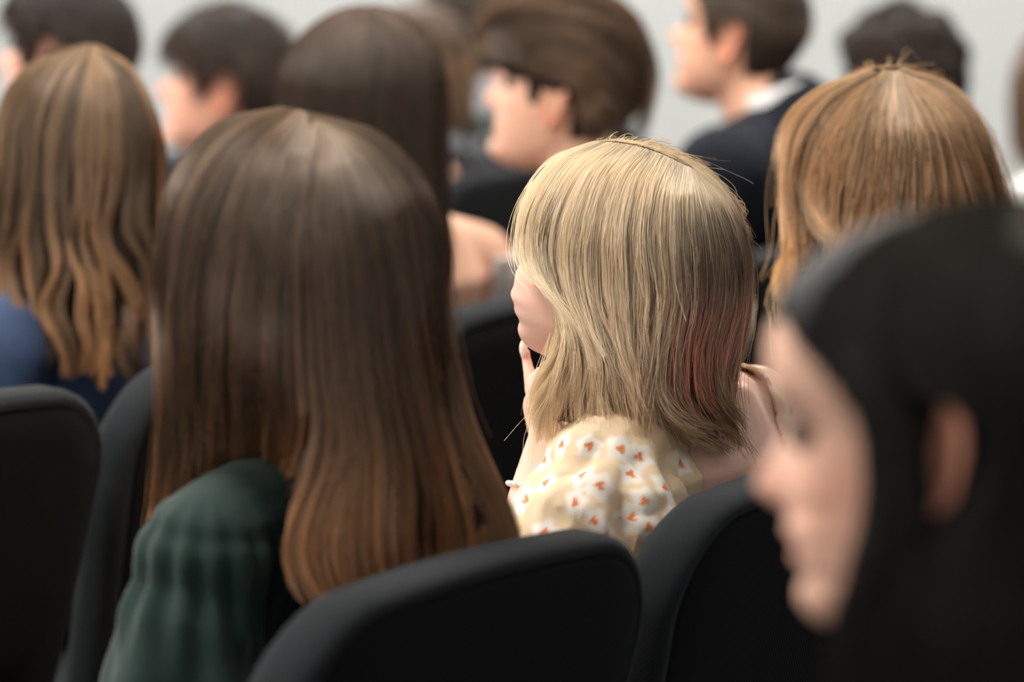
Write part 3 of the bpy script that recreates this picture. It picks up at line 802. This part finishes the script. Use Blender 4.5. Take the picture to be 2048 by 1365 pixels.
# crown of the head on the far side of the parting
g1 = [[(1390, 340), (1432, 372, .05), (1466, 430, .09), (1488, 510, .12)], [(1345, 316), (1400, 335, .06), (1448, 385, .11), (1480, 480, .15)],
      [(1290, 294), (1340, 300, .09), (1400, 335, .15), (1440, 420, .19)], [(1235, 283), (1280, 285, .1), (1320, 310, .18), (1350, 390, .22)], [(1190, 282), (1200, 285, .1), (1210, 310, .19), (1200, 400, .22)]]
G = pix_guides([g0, g1], cx, cy, d0, .121, .118, .105)
blond = np.array(srgb(255, 234, 200)); dark = np.array(srgb(98, 78, 62)); pink = np.array(srgb(206, 124, 100)); tan_ = np.array(srgb(236, 198, 150))
def c2(gi, u, lay, tt, cr, sr, p):
    n = len(u); back = sstep(u, .42, .8) if gi == 0 else np.full(n, .2)
    x = sstep((cr*.6+sr*.5)[:, None], .25+.4*0+np.zeros_like(tt), .75)
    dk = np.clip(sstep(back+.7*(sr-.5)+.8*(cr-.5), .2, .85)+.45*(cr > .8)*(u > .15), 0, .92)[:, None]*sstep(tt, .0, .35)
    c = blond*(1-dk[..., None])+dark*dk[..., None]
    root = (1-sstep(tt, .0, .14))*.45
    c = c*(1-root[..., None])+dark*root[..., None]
    pk = (np.exp(-((u-.74)/.15)**2)[:, None]*np.exp(-((tt-.62)/.2)**2) if gi == 0 else np.zeros_like(tt))
    pk = np.clip(pk*(.35+.9*cr[:, None]), 0, .9)
    c = c*(1-pk[..., None])+pink*pk[..., None]
    tn = sstep(tt, .6, 1)*.4; c = c*(1-tn[..., None])+tan_*tn[..., None]
    c = c*(.58+.5*sr+.42*cr)[:, None, None]*(1-.4*lay)[:, None, None]
    return c*np.minimum(1, .93/c.max(axis=-1, keepdims=True))
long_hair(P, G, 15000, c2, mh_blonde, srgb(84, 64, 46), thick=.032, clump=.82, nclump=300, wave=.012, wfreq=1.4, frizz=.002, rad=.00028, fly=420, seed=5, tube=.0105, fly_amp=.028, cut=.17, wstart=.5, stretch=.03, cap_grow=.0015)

# ---- strawberry-blonde woman, next seat in the row
P = Person(); P3 = P
d0 = 4.45
hc = pix(1772, 366, d0)
sc = np.array([hc[0]+.03, hc[1]+.0, hc[2]-.19])
body(P, 'person', 'strawberry-blonde woman with loose wavy hair and a parting on her crown', hc, -118, sc, PN, srgb(232, 180, 152), voxel=.007, hs=.92)
m_cream = mat_plain('cream_knit', srgb(205, 195, 180), .85, .1, 60, .2, 500)
sh, el, wr = P.joints[-1]; shr, elr, wrr = P.joints[1]
cloth(P, 'top', m_cream, sleeves=[([sh, el, wr], [.062, .055, .042]), ([shr, elr, wrr], [.062, .055, .042])], voxel=.009, hi=1.0)
cx, cy = 1785, 335
q0 = [[(1735, 140, .06), (1632, 182, .05), (1572, 250, .05), (1568, 340, .05), (1578, 430, .05), (1588, 500, .05), (1566, 560, .05), (1572, 640, .05)],
 [(1742, 138), (1640, 178), (1574, 240), (1562, 330), (1572, 430), (1580, 500), (1556, 560), (1562, 630)],
 [(1752, 143), (1662, 198), (1606, 278), (1588, 370), (1596, 455), (1590, 530), (1570, 600), (1585, 680)]]
q1 = [[(1755, 145), (1670, 205), (1618, 285), (1606, 370), (1632, 440), (1668, 500), (1690, 570), (1690, 680)],
 [(1768, 140), (1692, 220), (1647, 310), (1636, 390), (1664, 460), (1692, 540), (1690, 650)],
 [(1778, 141), (1727, 240), (1702, 340), (1692, 430), (1684, 520), (1700, 600), (1710, 700)],
 [(1785, 142), (1767, 250), (1757, 350), (1737, 440), (1712, 520), (1720, 600), (1740, 700)],
 [(1792, 142), (1802, 250), (1804, 350), (1795, 450), (1775, 550), (1780, 700)],
 [(1797, 141), (1842, 250), (1856, 350), (1858, 450), (1850, 550), (1850, 700)],
 [(1802, 140), (1882, 240), (1912, 340), (1922, 430), (1920, 550), (1920, 700)],
 [(1806, 138), (1912, 210), (1962, 300), (1986, 390), (1990, 500), (1985, 680)],
 [(1800, 136), (1900, 170), (1966, 250), (1997, 330), (2010, 420), (2012, 550), (2005, 680)],
 [(1785, 132, .1), (1890, 165, .11), (1958, 250, .12), (1988, 340, .12), (2000, 440, .12), (2000, 560, .12), (1998, 670, .12)]]
q2 = [[(1800, 138), (1850, 142, .1), (1900, 180, .17), (1930, 260, .22)], [(1770, 135), (1780, 135, .1), (1790, 165, .19), (1790, 250, .23)], [(1740, 138), (1700, 150, .1), (1660, 190, .17), (1640, 270, .2)]]
G = pix_guides([q0, q1, q2], cx, cy, d0, .126, .122, .115)
rp3 = ramp([(0, (178, 146, 112)), (.2, (186, 148, 108)), (.55, (198, 156, 112)), (.8, (240, 200, 148)), (1, (246, 210, 160))])
def c3(gi, u, lay, tt, cr, sr, p):
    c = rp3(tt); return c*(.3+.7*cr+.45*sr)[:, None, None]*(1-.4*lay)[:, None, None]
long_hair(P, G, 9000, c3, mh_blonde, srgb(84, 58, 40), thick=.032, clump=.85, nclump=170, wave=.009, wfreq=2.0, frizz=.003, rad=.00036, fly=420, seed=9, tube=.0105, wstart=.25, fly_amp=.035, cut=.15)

# ---- dark-haired woman in the row behind, in profile
P = Person(); P4 = P
d0 = 2.45
hc = pix(1868, 850, d0)
sc = np.array([hc[0]+.055, hc[1]-.02, hc[2]-.20])
body(P, 'person', 'woman in profile with long straight black hair tucked behind her ear', hc, -103, sc, -118, srgb(246, 196, 172), pitch=-6, hs=1.06, voxel=.0045, ratio=.5, lip=srgb(205, 92, 105), ear_out=.016)
m_blk = mat_plain('black_jersey', srgb(20, 21, 24), .85, .1, 60, .2, 500)
sh, el, wr = P.joints[-1]; shr, elr, wrr = P.joints[1]
cloth(P, 'top', m_blk, sleeves=[([sh, el, wr], [.062, .055, .042]), ([shr, elr, wrr], [.062, .055, .042])], voxel=.008, hi=1.0)
cx, cy = 1900, 800
k0 = [[(1800, 450, .1), (1690, 520, .1), (1620, 610, .09), (1625, 690, .07), (1690, 770, .03), (1735, 880, .02), (1735, 1020, .02), (1705, 1160, .02), (1670, 1290, .02), (1650, 1560, .02)],
 [(1880, 410, .03), (1740, 480, .02), (1640, 580), (1610, 660), (1670, 740, .02), (1722, 850, .02), (1730, 1000, .02), (1700, 1150), (1660, 1290), (1640, 1580)],
 [(1920, 402), (1790, 480), (1700, 590), (1680, 690), (1730, 780), (1772, 880), (1775, 1010), (1745, 1150), (1710, 1290), (1690, 1580)],
 [(1950, 400), (1850, 490), (1770, 600), (1760, 710), (1795, 790), (1828, 890), (1838, 1020), (1818, 1150), (1790, 1290), (1745, 1580)]]
k1 = [[(1950, 400), (1862, 490), (1790, 600), (1775, 700), (1815, 765), (1860, 795), (1925, 805), (1975, 880), (1955, 1010), (1860, 1110), (1785, 1250), (1755, 1580)],
 [(1975, 400), (1910, 500), (1870, 620), (1875, 700), (1915, 765), (1965, 825), (1992, 930), (1950, 1050), (1905, 1180), (1870, 1300), (1850, 1580)],
 [(2005, 398), (1975, 500), (1950, 620), (1950, 740), (1975, 850), (1990, 960), (1985, 1080), (1960, 1200), (1935, 1320), (1920, 1580)],
 [(2040, 395), (2040, 500), (2035, 640), (2035, 780), (2045, 920), (2050, 1060), (2040, 1200), (2025, 1320), (2015, 1580)],
 [(2080, 398), (2110, 500), (2120, 640), (2125, 780), (2125, 920), (2125, 1060), (2120, 1200), (2110, 1580)],
 [(2110, 405), (2180, 500), (2215, 640), (2225, 780), (2225, 920), (2220, 1060), (2215, 1580)],
 [(2090, 400, .1), (2200, 480, .12), (2245, 620, .14), (2255, 780, .14), (2255, 1000, .14), (2250, 1580, .14)]]
k2 = [[(2040, 395), (2060, 400, .1), (2080, 450, .18), (2090, 560, .22)], [(1980, 396), (1950, 402, .1), (1920, 450, .18), (1900, 560, .22)], [(1900, 405), (1840, 430, .1), (1780, 480, .15), (1740, 570, .17)]]
G = pix_guides([k0, k1, k2], cx, cy, d0, .125, .115, .13)
rp4 = ramp([(0, (38, 34, 31)), (.3, (22, 21, 21)), (1, (16, 16, 18))])
def c4(gi, u, lay, tt, cr, sr, p):
    c = rp4(tt); return c*(.6+.5*cr+.3*sr)[:, None, None]
long_hair(P, G, 7000, c4, mh_black, srgb(14, 13, 13), thick=.022, clump=.4, nclump=60, frizz=.0014, rad=.0004, seed=11, tube=.0095, cut=.03)
place_chair(float((sc-A0)@U), float((sc-A0)@N_)-.22, 'black upholstered chair of the black-haired woman in profile')

# ---- wavy-haired woman in denim, second row
P = Person(); P5 = P
d0 = 4.95
hc = pix(160, 305, d0)
sc = np.array([hc[0]+.0, hc[1]+.07, hc[2]-.215])
body(P, 'person', 'woman with long wavy light-brown hair over a blue denim shirt', hc, -140, sc, PN, srgb(225, 176, 150), voxel=.008, hs=.94)
m_denim = mat_plain('blue_denim', srgb(58, 76, 108), .85, .3, 90, .3, 500)
sh, el, wr = P.joints[-1]; shr, elr, wrr = P.joints[1]
cloth(P, 'shirt', m_denim, sleeves=[([sh, el, wr], [.065, .058, .045]), ([shr, elr, wrr], [.065, .058, .045])], voxel=.008, disp=lambda V, n: .005*nz(V, (14, 14, 9), 4))
l0 = [[(160, 92, .08), (50, 135, .08), (-2, 215, .08), (-15, 320, .07), (-22, 450, .06), (-20, 560, .06), (-25, 660, .06), (-10, 780, .06)],
 [(170, 88), (60, 130), (5, 210), (-8, 320), (-15, 450), (-10, 560), (-15, 660), (0, 780)],
 [(175, 88), (100, 140), (55, 230), (40, 340), (22, 450), (2, 540), (30, 640), (18, 780)],
 [(180, 90), (130, 160), (100, 260), (90, 360), (92, 460), (112, 540), (82, 620), (108, 700), (120, 790)],
 [(185, 93), (165, 180), (150, 280), (145, 380), (140, 480), (165, 560), (142, 640), (150, 780)],
 [(190, 95), (200, 180), (200, 280), (195, 380), (182, 470), (208, 550), (226, 640), (192, 780)],
 [(192, 93), (235, 170), (250, 270), (250, 370), (237, 470), (268, 550), (286, 630), (244, 700), (250, 780)],
 [(190, 90), (255, 150), (290, 240), (305, 340), (294, 440), (308, 530), (276, 620), (264, 700), (288, 770)],
 [(185, 88), (265, 135), (315, 230), (336, 320), (340, 420), (324, 520), (330, 620), (320, 740)],
 [(178, 88, .08), (260, 140, .09), (308, 235, .1), (328, 330, .1), (330, 430, .1), (318, 530, .1), (320, 640, .1), (312, 740, .1)]]
l1 = [[(150, 90), (90, 110, .12), (40, 170, .18), (20, 260, .2)], [(180, 88), (185, 95, .12), (190, 140, .2), (190, 240, .23)], [(190, 90), (240, 110, .12), (280, 180, .18), (300, 280, .2)]]
G = pix_guides([l0, l1], 163, 292, d0, .107, .115, .126)
rp5 = ramp([(0, (140, 112, 84)), (.25, (122, 96, 72)), (.5, (128, 98, 72)), (.7, (160, 118, 80)), (1, (182, 130, 84))])
def c5(gi, u, lay, tt, cr, sr, p):
    c = rp5(tt); k = .26+.9*sstep(cr, .15, .85)+.25*sr
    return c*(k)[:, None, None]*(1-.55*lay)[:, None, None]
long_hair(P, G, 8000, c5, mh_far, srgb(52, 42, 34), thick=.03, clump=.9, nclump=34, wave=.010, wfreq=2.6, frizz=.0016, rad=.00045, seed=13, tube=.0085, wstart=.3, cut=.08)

# ---- woman with dark brown hair and a bare back
P = Person(); P6 = P
d0 = 5.42
hc = pix(722, 192, d0)
sc = np.array([-.140, 5.47, .895])
body(P, 'person', 'dark-brown-haired woman with a bare back and white lace strap', hc, -140, sc, PN, srgb(236, 184, 156), voxel=.007, hs=.95)
m_lace = mat_plain('white_lace', srgb(238, 222, 215), .8, .12, 160, .4, 300)
T6 = P.T
def keep6(V):
    q = V-P6.sc; x, y, z = q@T6[:, 0], q@T6[:, 1], q@T6[:, 2]
    strap = (np.abs(x) > .112) & (np.abs(x) < .26) & (z < .02) & (z > -.4)
    front = (y > .03) & (z < -.05)
    low = z < -.24
    return strap & (x*0 == 0) & (z < -.015) | front | low
cloth(P, 'lace_top', m_lace, sleeves=[([P.joints[s][0]-np.array([0, 0, .02]), P.joints[s][0]*.6+P.joints[s][1]*.4], [.06, .06]) for s in (-1, 1)], voxel=.006, keep=keep6, hi=1.0)
def c6(gi, u, lay, tt, cr, sr, p):
    c = ramp([(0, (84, 64, 52)), (.3, (58, 42, 33)), (1, (52, 36, 26))])(tt); return c*(.55+.5*cr+.3*sr)[:, None, None]
G = dome_guides(hc, .118, .118, .124, list(range(-120, 161, 20)), .30, .05, top=(.01, -.01), lean=(.0, .02))
long_hair(P, G, 6000, c6, mh_far, srgb(46, 34, 28), thick=.03, clump=.5, nclump=60, wave=.002, frizz=.0016, rad=.0005, seed=15, tube=.012)

# ---- young man with swept-back fluffy brown hair
P = Person(); P9 = P
d0 = 5.85
hc = pix(1124, 192, d0)
sc = np.array([hc[0]+.084, hc[1]-.009, hc[2]-.205])
body(P, 'person', 'young man in profile with fluffy swept-back brown hair', hc, -108, sc, PN, srgb(246, 198, 172), pitch=12, sw=.148, voxel=.005, ratio=.5, male=True, brow=srgb(80, 60, 45))
m_char = mat_plain('charcoal_jacket', srgb(26, 28, 33), .85, .1, 60, .2, 500)
sh, el, wr = P.joints[-1]; shr, elr, wrr = P.joints[1]
cloth(P, 'jacket', m_char, sleeves=[([sh, el, wr], [.062, .056, .046]), ([shr, elr, wrr], [.062, .056, .046])], voxel=.009, hi=1.0)
f0 = [[(1005, 122, .12), (962, 105, .12), (946, 60, .12), (965, 10, .12), (1040, -22, .12), (1130, -30, .12), (1230, 0, .12), (1290, 70, .12), (1312, 160, .12), (1295, 260, .1)],
 [(1003, 125), (960, 100), (950, 52), (985, 5), (1060, -18), (1150, -22), (1240, 10), (1300, 75), (1318, 160), (1300, 265)],
 [(1008, 122), (985, 85), (1000, 45), (1060, 22), (1140, 25), (1220, 55), (1280, 115), (1304, 190), (1292, 275)],
 [(1030, 128), (1035, 92), (1075, 68), (1140, 68), (1205, 95), (1258, 150), (1282, 215), (1272, 283)],
 [(1050, 138), (1075, 110), (1120, 103), (1170, 118), (1220, 160), (1248, 215), (1245, 285)],
 [(1066, 150), (1095, 138), (1135, 140), (1172, 165), (1200, 210), (1212, 255), (1210, 288)],
 [(1130, 168), (1150, 178), (1165, 200), (1175, 235), (1180, 282)]]
G = pix_guides([f0], 1140, 140, d0, .132, .10, .122)
def c9(gi, u, lay, tt, cr, sr, p):
    c = ramp([(0, (60, 44, 34)), (.4, (98, 74, 54)), (1, (82, 60, 44))])(tt); return c*(.45+1.0*cr+.3*sr)[:, None, None]*(1-.4*lay)[:, None, None]
long_hair(P, G, 5000, c9, mh_far, srgb(44, 33, 26), thick=.035, clump=.8, nclump=36, wave=.005, wfreq=2.2, frizz=.003, rad=.0005, seed=19, tube=.013, wstart=.1, cut=.25)

# ---- man in the navy suit
P = Person(); P10 = P
d0 = 6.3
hc = pix(1481, 68, d0)
sc = np.array([hc[0]+.055, hc[1]-.03, hc[2]-.175])
body(P, 'person', 'short-haired man in a dark navy suit with white shirt collar', hc, -115, sc, -120, srgb(238, 184, 156), pitch=11, voxel=.005, ratio=.5, male=True)
m_navy = mat_plain('navy_suiting', srgb(20, 25, 36), .8, .1, 60, .15, 600, spec=.25)
m_shirt = mat_plain('white_shirt', srgb(240, 238, 236), .7, .03, 60, .1, 500)
sh, el, wr = P.joints[-1]; shr, elr, wrr = P.joints[1]
cloth(P, 'suit_jacket', m_navy, sleeves=[([sh, el, wr], [.075, .066, .05]), ([shr, elr, wrr], [.075, .066, .05])], voxel=.008, hi=1.07, grow=.016,
      extra=lambda mb: mb.capsule(P10.sc+np.array([0, 0, .0])-P10.T[:, 1]*.012, P10.sc-P10.T[:, 1]*.035+np.array([0, 0, .055]), .09, .066), disp=lambda V, n: .003*nz(V, (14, 14, 9), 4))
def collar(P, mat, r=.066, h0=.02, h1=.075, name='shirt_collar'):
    mb = MB(); T = P.T; R = []
    tilt = lambda a: .012*math.sin(a)
    for rr, hh in ((r+.004, h0), (r, h1-.004), (r-.002, h1), (r-.005, h1-.004), (r-.004, h0)):
        R.append([P.sc+T[:, 0]*rr*math.cos(a)+T[:, 1]*(rr*1.0*math.sin(a)-.005)+T[:, 2]*(hh-.022*math.sin(a)) for a in np.linspace(0, 2*math.pi, 32, endpoint=False)])
    mb.rings(R, cap=False); return P.add(name, np.array(mb.V), mb.F, mat)
collar(P, m_shirt, .064, .0, .088)
down = lambda p: np.stack([p[:, 0]*2, -.06-p[:, 1]*0, -.10+0*p[:, 2]], 1)*10
short_hair(P, 3500, lambda p: .018+.02*sstep(p[:, 2], .0, .09), down, (srgb(62, 48, 38), srgb(104, 84, 64)), srgb(52, 41, 33), mh_far, 21, grow=.012)

# ---- person with dark curly hair
P = Person(); P11 = P
d0 = 6.95
hc = pix(1802, 172, d0)
sc = np.array([hc[0]+.04, hc[1]-.02, hc[2]-.20])
body(P, 'person', 'person with short dark curly hair seen from behind', hc, -140, sc, PN, srgb(190, 140, 112), voxel=.009, male=True)
sh, el, wr = P.joints[-1]; shr, elr, wrr = P.joints[1]
cloth(P, 'shirt', m_char, sleeves=[([sh, el, wr], [.07, .06, .048]), ([shr, elr, wrr], [.07, .06, .048])], voxel=.01, hi=1.0)
short_hair(P, 4500, lambda p: .05+0*p[:, 2], down, (srgb(34, 26, 22), srgb(72, 52, 40)), srgb(30, 23, 20), mh_far, 23, grow=.026, curl=.9, lift=.6,
           bulge=lambda V: .016*nz(V, (30, 30, 30), 3))

# ---- person at the frame's right edge, brown hair, white shirt
P = Person(); P12 = P
d0 = 7.35
hc = pix(2132, 180, d0)
sc = np.array([hc[0]+.02, hc[1]-.02, hc[2]-.18])
body(P, 'person', 'brown-haired woman in a white shirt near the pale wall', hc, -140, sc, PN, srgb(236, 184, 160), voxel=.009)
sh, el, wr = P.joints[-1]; shr, elr, wrr = P.joints[1]
cloth(P, 'shirt', m_shirt, sleeves=[([sh, el, wr], [.065, .058, .045]), ([shr, elr, wrr], [.065, .058, .045])], voxel=.01, hi=1.07)
def c12(gi, u, lay, tt, cr, sr, p):
    c = ramp([(0, (120, 96, 76)), (1, (118, 88, 66))])(tt); return c*(.55+.5*cr+.3*sr)[:, None, None]
G = dome_guides(hc, .104, .112, .12, list(range(-110, 161, 30)), .15, -.05)
long_hair(P, G, 2500, c12, mh_far, srgb(72, 54, 42), thick=.03, clump=.5, nclump=40, frizz=.0016, rad=.0007, seed=25, tube=.013, voxel=.009)

# ---- third row
P = Person(); P7 = P
d0 = 6.8
hc = pix(456, 174, d0)
sc = np.array([hc[0]+.06, hc[1]-.03, hc[2]-.205])
body(P, 'person', 'dark-haired boy in profile with a short fringe and bare ear', hc, -100, sc, PN, srgb(244, 186, 160), pitch=11, hs=1.04, voxel=.005, ratio=.5, male=True, brow=srgb(50, 36, 28))
sh, el, wr = P.joints[-1]; shr, elr, wrr = P.joints[1]
cloth(P, 'jacket', m_char, sleeves=[([sh, el, wr], [.07, .06, .048]), ([shr, elr, wrr], [.07, .06, .048])], voxel=.01, hi=1.0)
fringe = lambda p: np.stack([p[:, 0]*3, np.where(p[:, 1] > -.01, .25, -.25)+0*p[:, 0], -.25+0*p[:, 0]], 1)
HL7 = ([-.12, -.06, -.035, -.028, .0, .010, .016, .030, .040, .058, .075, .11], [-.075, -.065, -.05, .03, .03, -.005, -.02, -.015, .02, .035, .046, .05])
short_hair(P, 4500, lambda p: .03+.03*sstep(p[:, 2], .0, .09), fringe, (srgb(36, 27, 22), srgb(84, 62, 50)), srgb(34, 26, 22), mh_far, 27, grow=.022, hl=HL7)
P = Person(); P8 = P
d0 = 6.3
hc = pix(132, 112, d0)
sc = np.array([hc[0]+.06, hc[1]-.03, hc[2]-.205])
body(P, 'person', 'man with neat dark hair sitting beyond the wavy-haired woman', hc, -112, sc, PN, srgb(246, 190, 168), pitch=8, voxel=.007, male=True)
sh, el, wr = P.joints[-1]; shr, elr, wrr = P.joints[1]
cloth(P, 'jacket', m_char, sleeves=[([sh, el, wr], [.07, .06, .048]), ([shr, elr, wrr], [.07, .06, .048])], voxel=.01, hi=1.0)
short_hair(P, 4000, lambda p: .03+.02*sstep(p[:, 2], .0, .09), fringe, (srgb(36, 28, 25), srgb(78, 60, 54)), srgb(34, 27, 24), mh_far, 29, grow=.020)
P = Person(); P13 = P
d0 = 7.25
hc = pix(838, 138, d0)
sc = np.array([hc[0]-.01, hc[1]+.0, hc[2]-.195])
body(P, 'person', 'light-brown-haired woman in a dark top behind the bare-backed woman', hc, -140, sc, PN, srgb(240, 184, 150), voxel=.008)
m_print = new_mat('floral_print')
pm, nd, lk = m_print; b = nd['Principled BSDF']; b.inputs['Roughness'].default_value = .8
tc = nd.new('ShaderNodeTexCoord'); vo = nd.new('ShaderNodeTexVoronoi'); vo.inputs['Scale'].default_value = 32; lk.new(tc.outputs['Object'], vo.inputs['Vector'])
cr_ = nd.new('ShaderNodeValToRGB'); lk.new(vo.outputs['Distance'], cr_.inputs[0])
e_ = cr_.color_ramp.elements; e_[0].position = .36; e_[0].color = (*srgb(212, 202, 214), 1); e_[1].position = .66; e_[1].color = (*srgb(38, 50, 54), 1)
q_ = cr_.color_ramp.elements.new(.5); q_.color = (*srgb(128, 150, 142), 1)
lk.new(cr_.outputs[0], b.inputs['Base Color'])
sh, el, wr = P.joints[-1]; shr, elr, wrr = P.joints[1]
cloth(P, 'top', m_char, sleeves=[([sh, el, wr], [.065, .058, .045]), ([shr, elr, wrr], [.065, .058, .045])], voxel=.009, hi=1.0)
def c13(gi, u, lay, tt, cr, sr, p):
    c = ramp([(0, (160, 128, 94)), (.5, (134, 104, 76)), (1, (100, 76, 54))])(tt); return c*(.6+.5*cr+.3*sr)[:, None, None]
G = dome_guides(hc, .104, .108, .115, list(range(-110, 161, 30)), .13, -.05)
long_hair(P, G, 2500, c13, mh_far, srgb(78, 60, 44), thick=.03, clump=.5, nclump=40, frizz=.0016, rad=.0007, seed=31, tube=.013, voxel=.009)
P = Person(); P14 = P
d0 = 8.3
hc = pix(925, 0, d0)
sc = np.array([hc[0]+.05, hc[1]-.02, hc[2]-.20])
body(P, 'person', 'dark-haired woman in a pale floral-print dress in the farthest row', hc, -112, sc, PN, srgb(236, 184, 160), voxel=.009)
sh, el, wr = P.joints[-1]; shr, elr, wrr = P.joints[1]
cloth(P, 'dress', pm, sleeves=[([sh, el, wr], [.065, .058, .045]), ([shr, elr, wrr], [.065, .058, .045])], voxel=.01, hi=1.07)
G = dome_guides(hc, .098, .108, .122, list(range(-55, 181, 30)), .20, -.05)
long_hair(P, G, 2500, c6, mh_brown, srgb(46, 34, 28), thick=.03, clump=.5, nclump=40, frizz=.0016, rad=.0007, seed=33, tube=.013, voxel=.009)
for Q, lab in ((P7, 'black upholstered chair of the boy with the dark fringe'), (P8, 'black upholstered chair of the man with neat dark hair'),
               (P13, 'black upholstered chair of the light-brown-haired woman in the dark top'), (P14, 'black upholstered chair of the woman in the floral-print dress')):
    q = Q.sc-A0; place_chair(float(q@U)+(.015 if Q is P8 else 0), float(q@N_)-.21, lab)
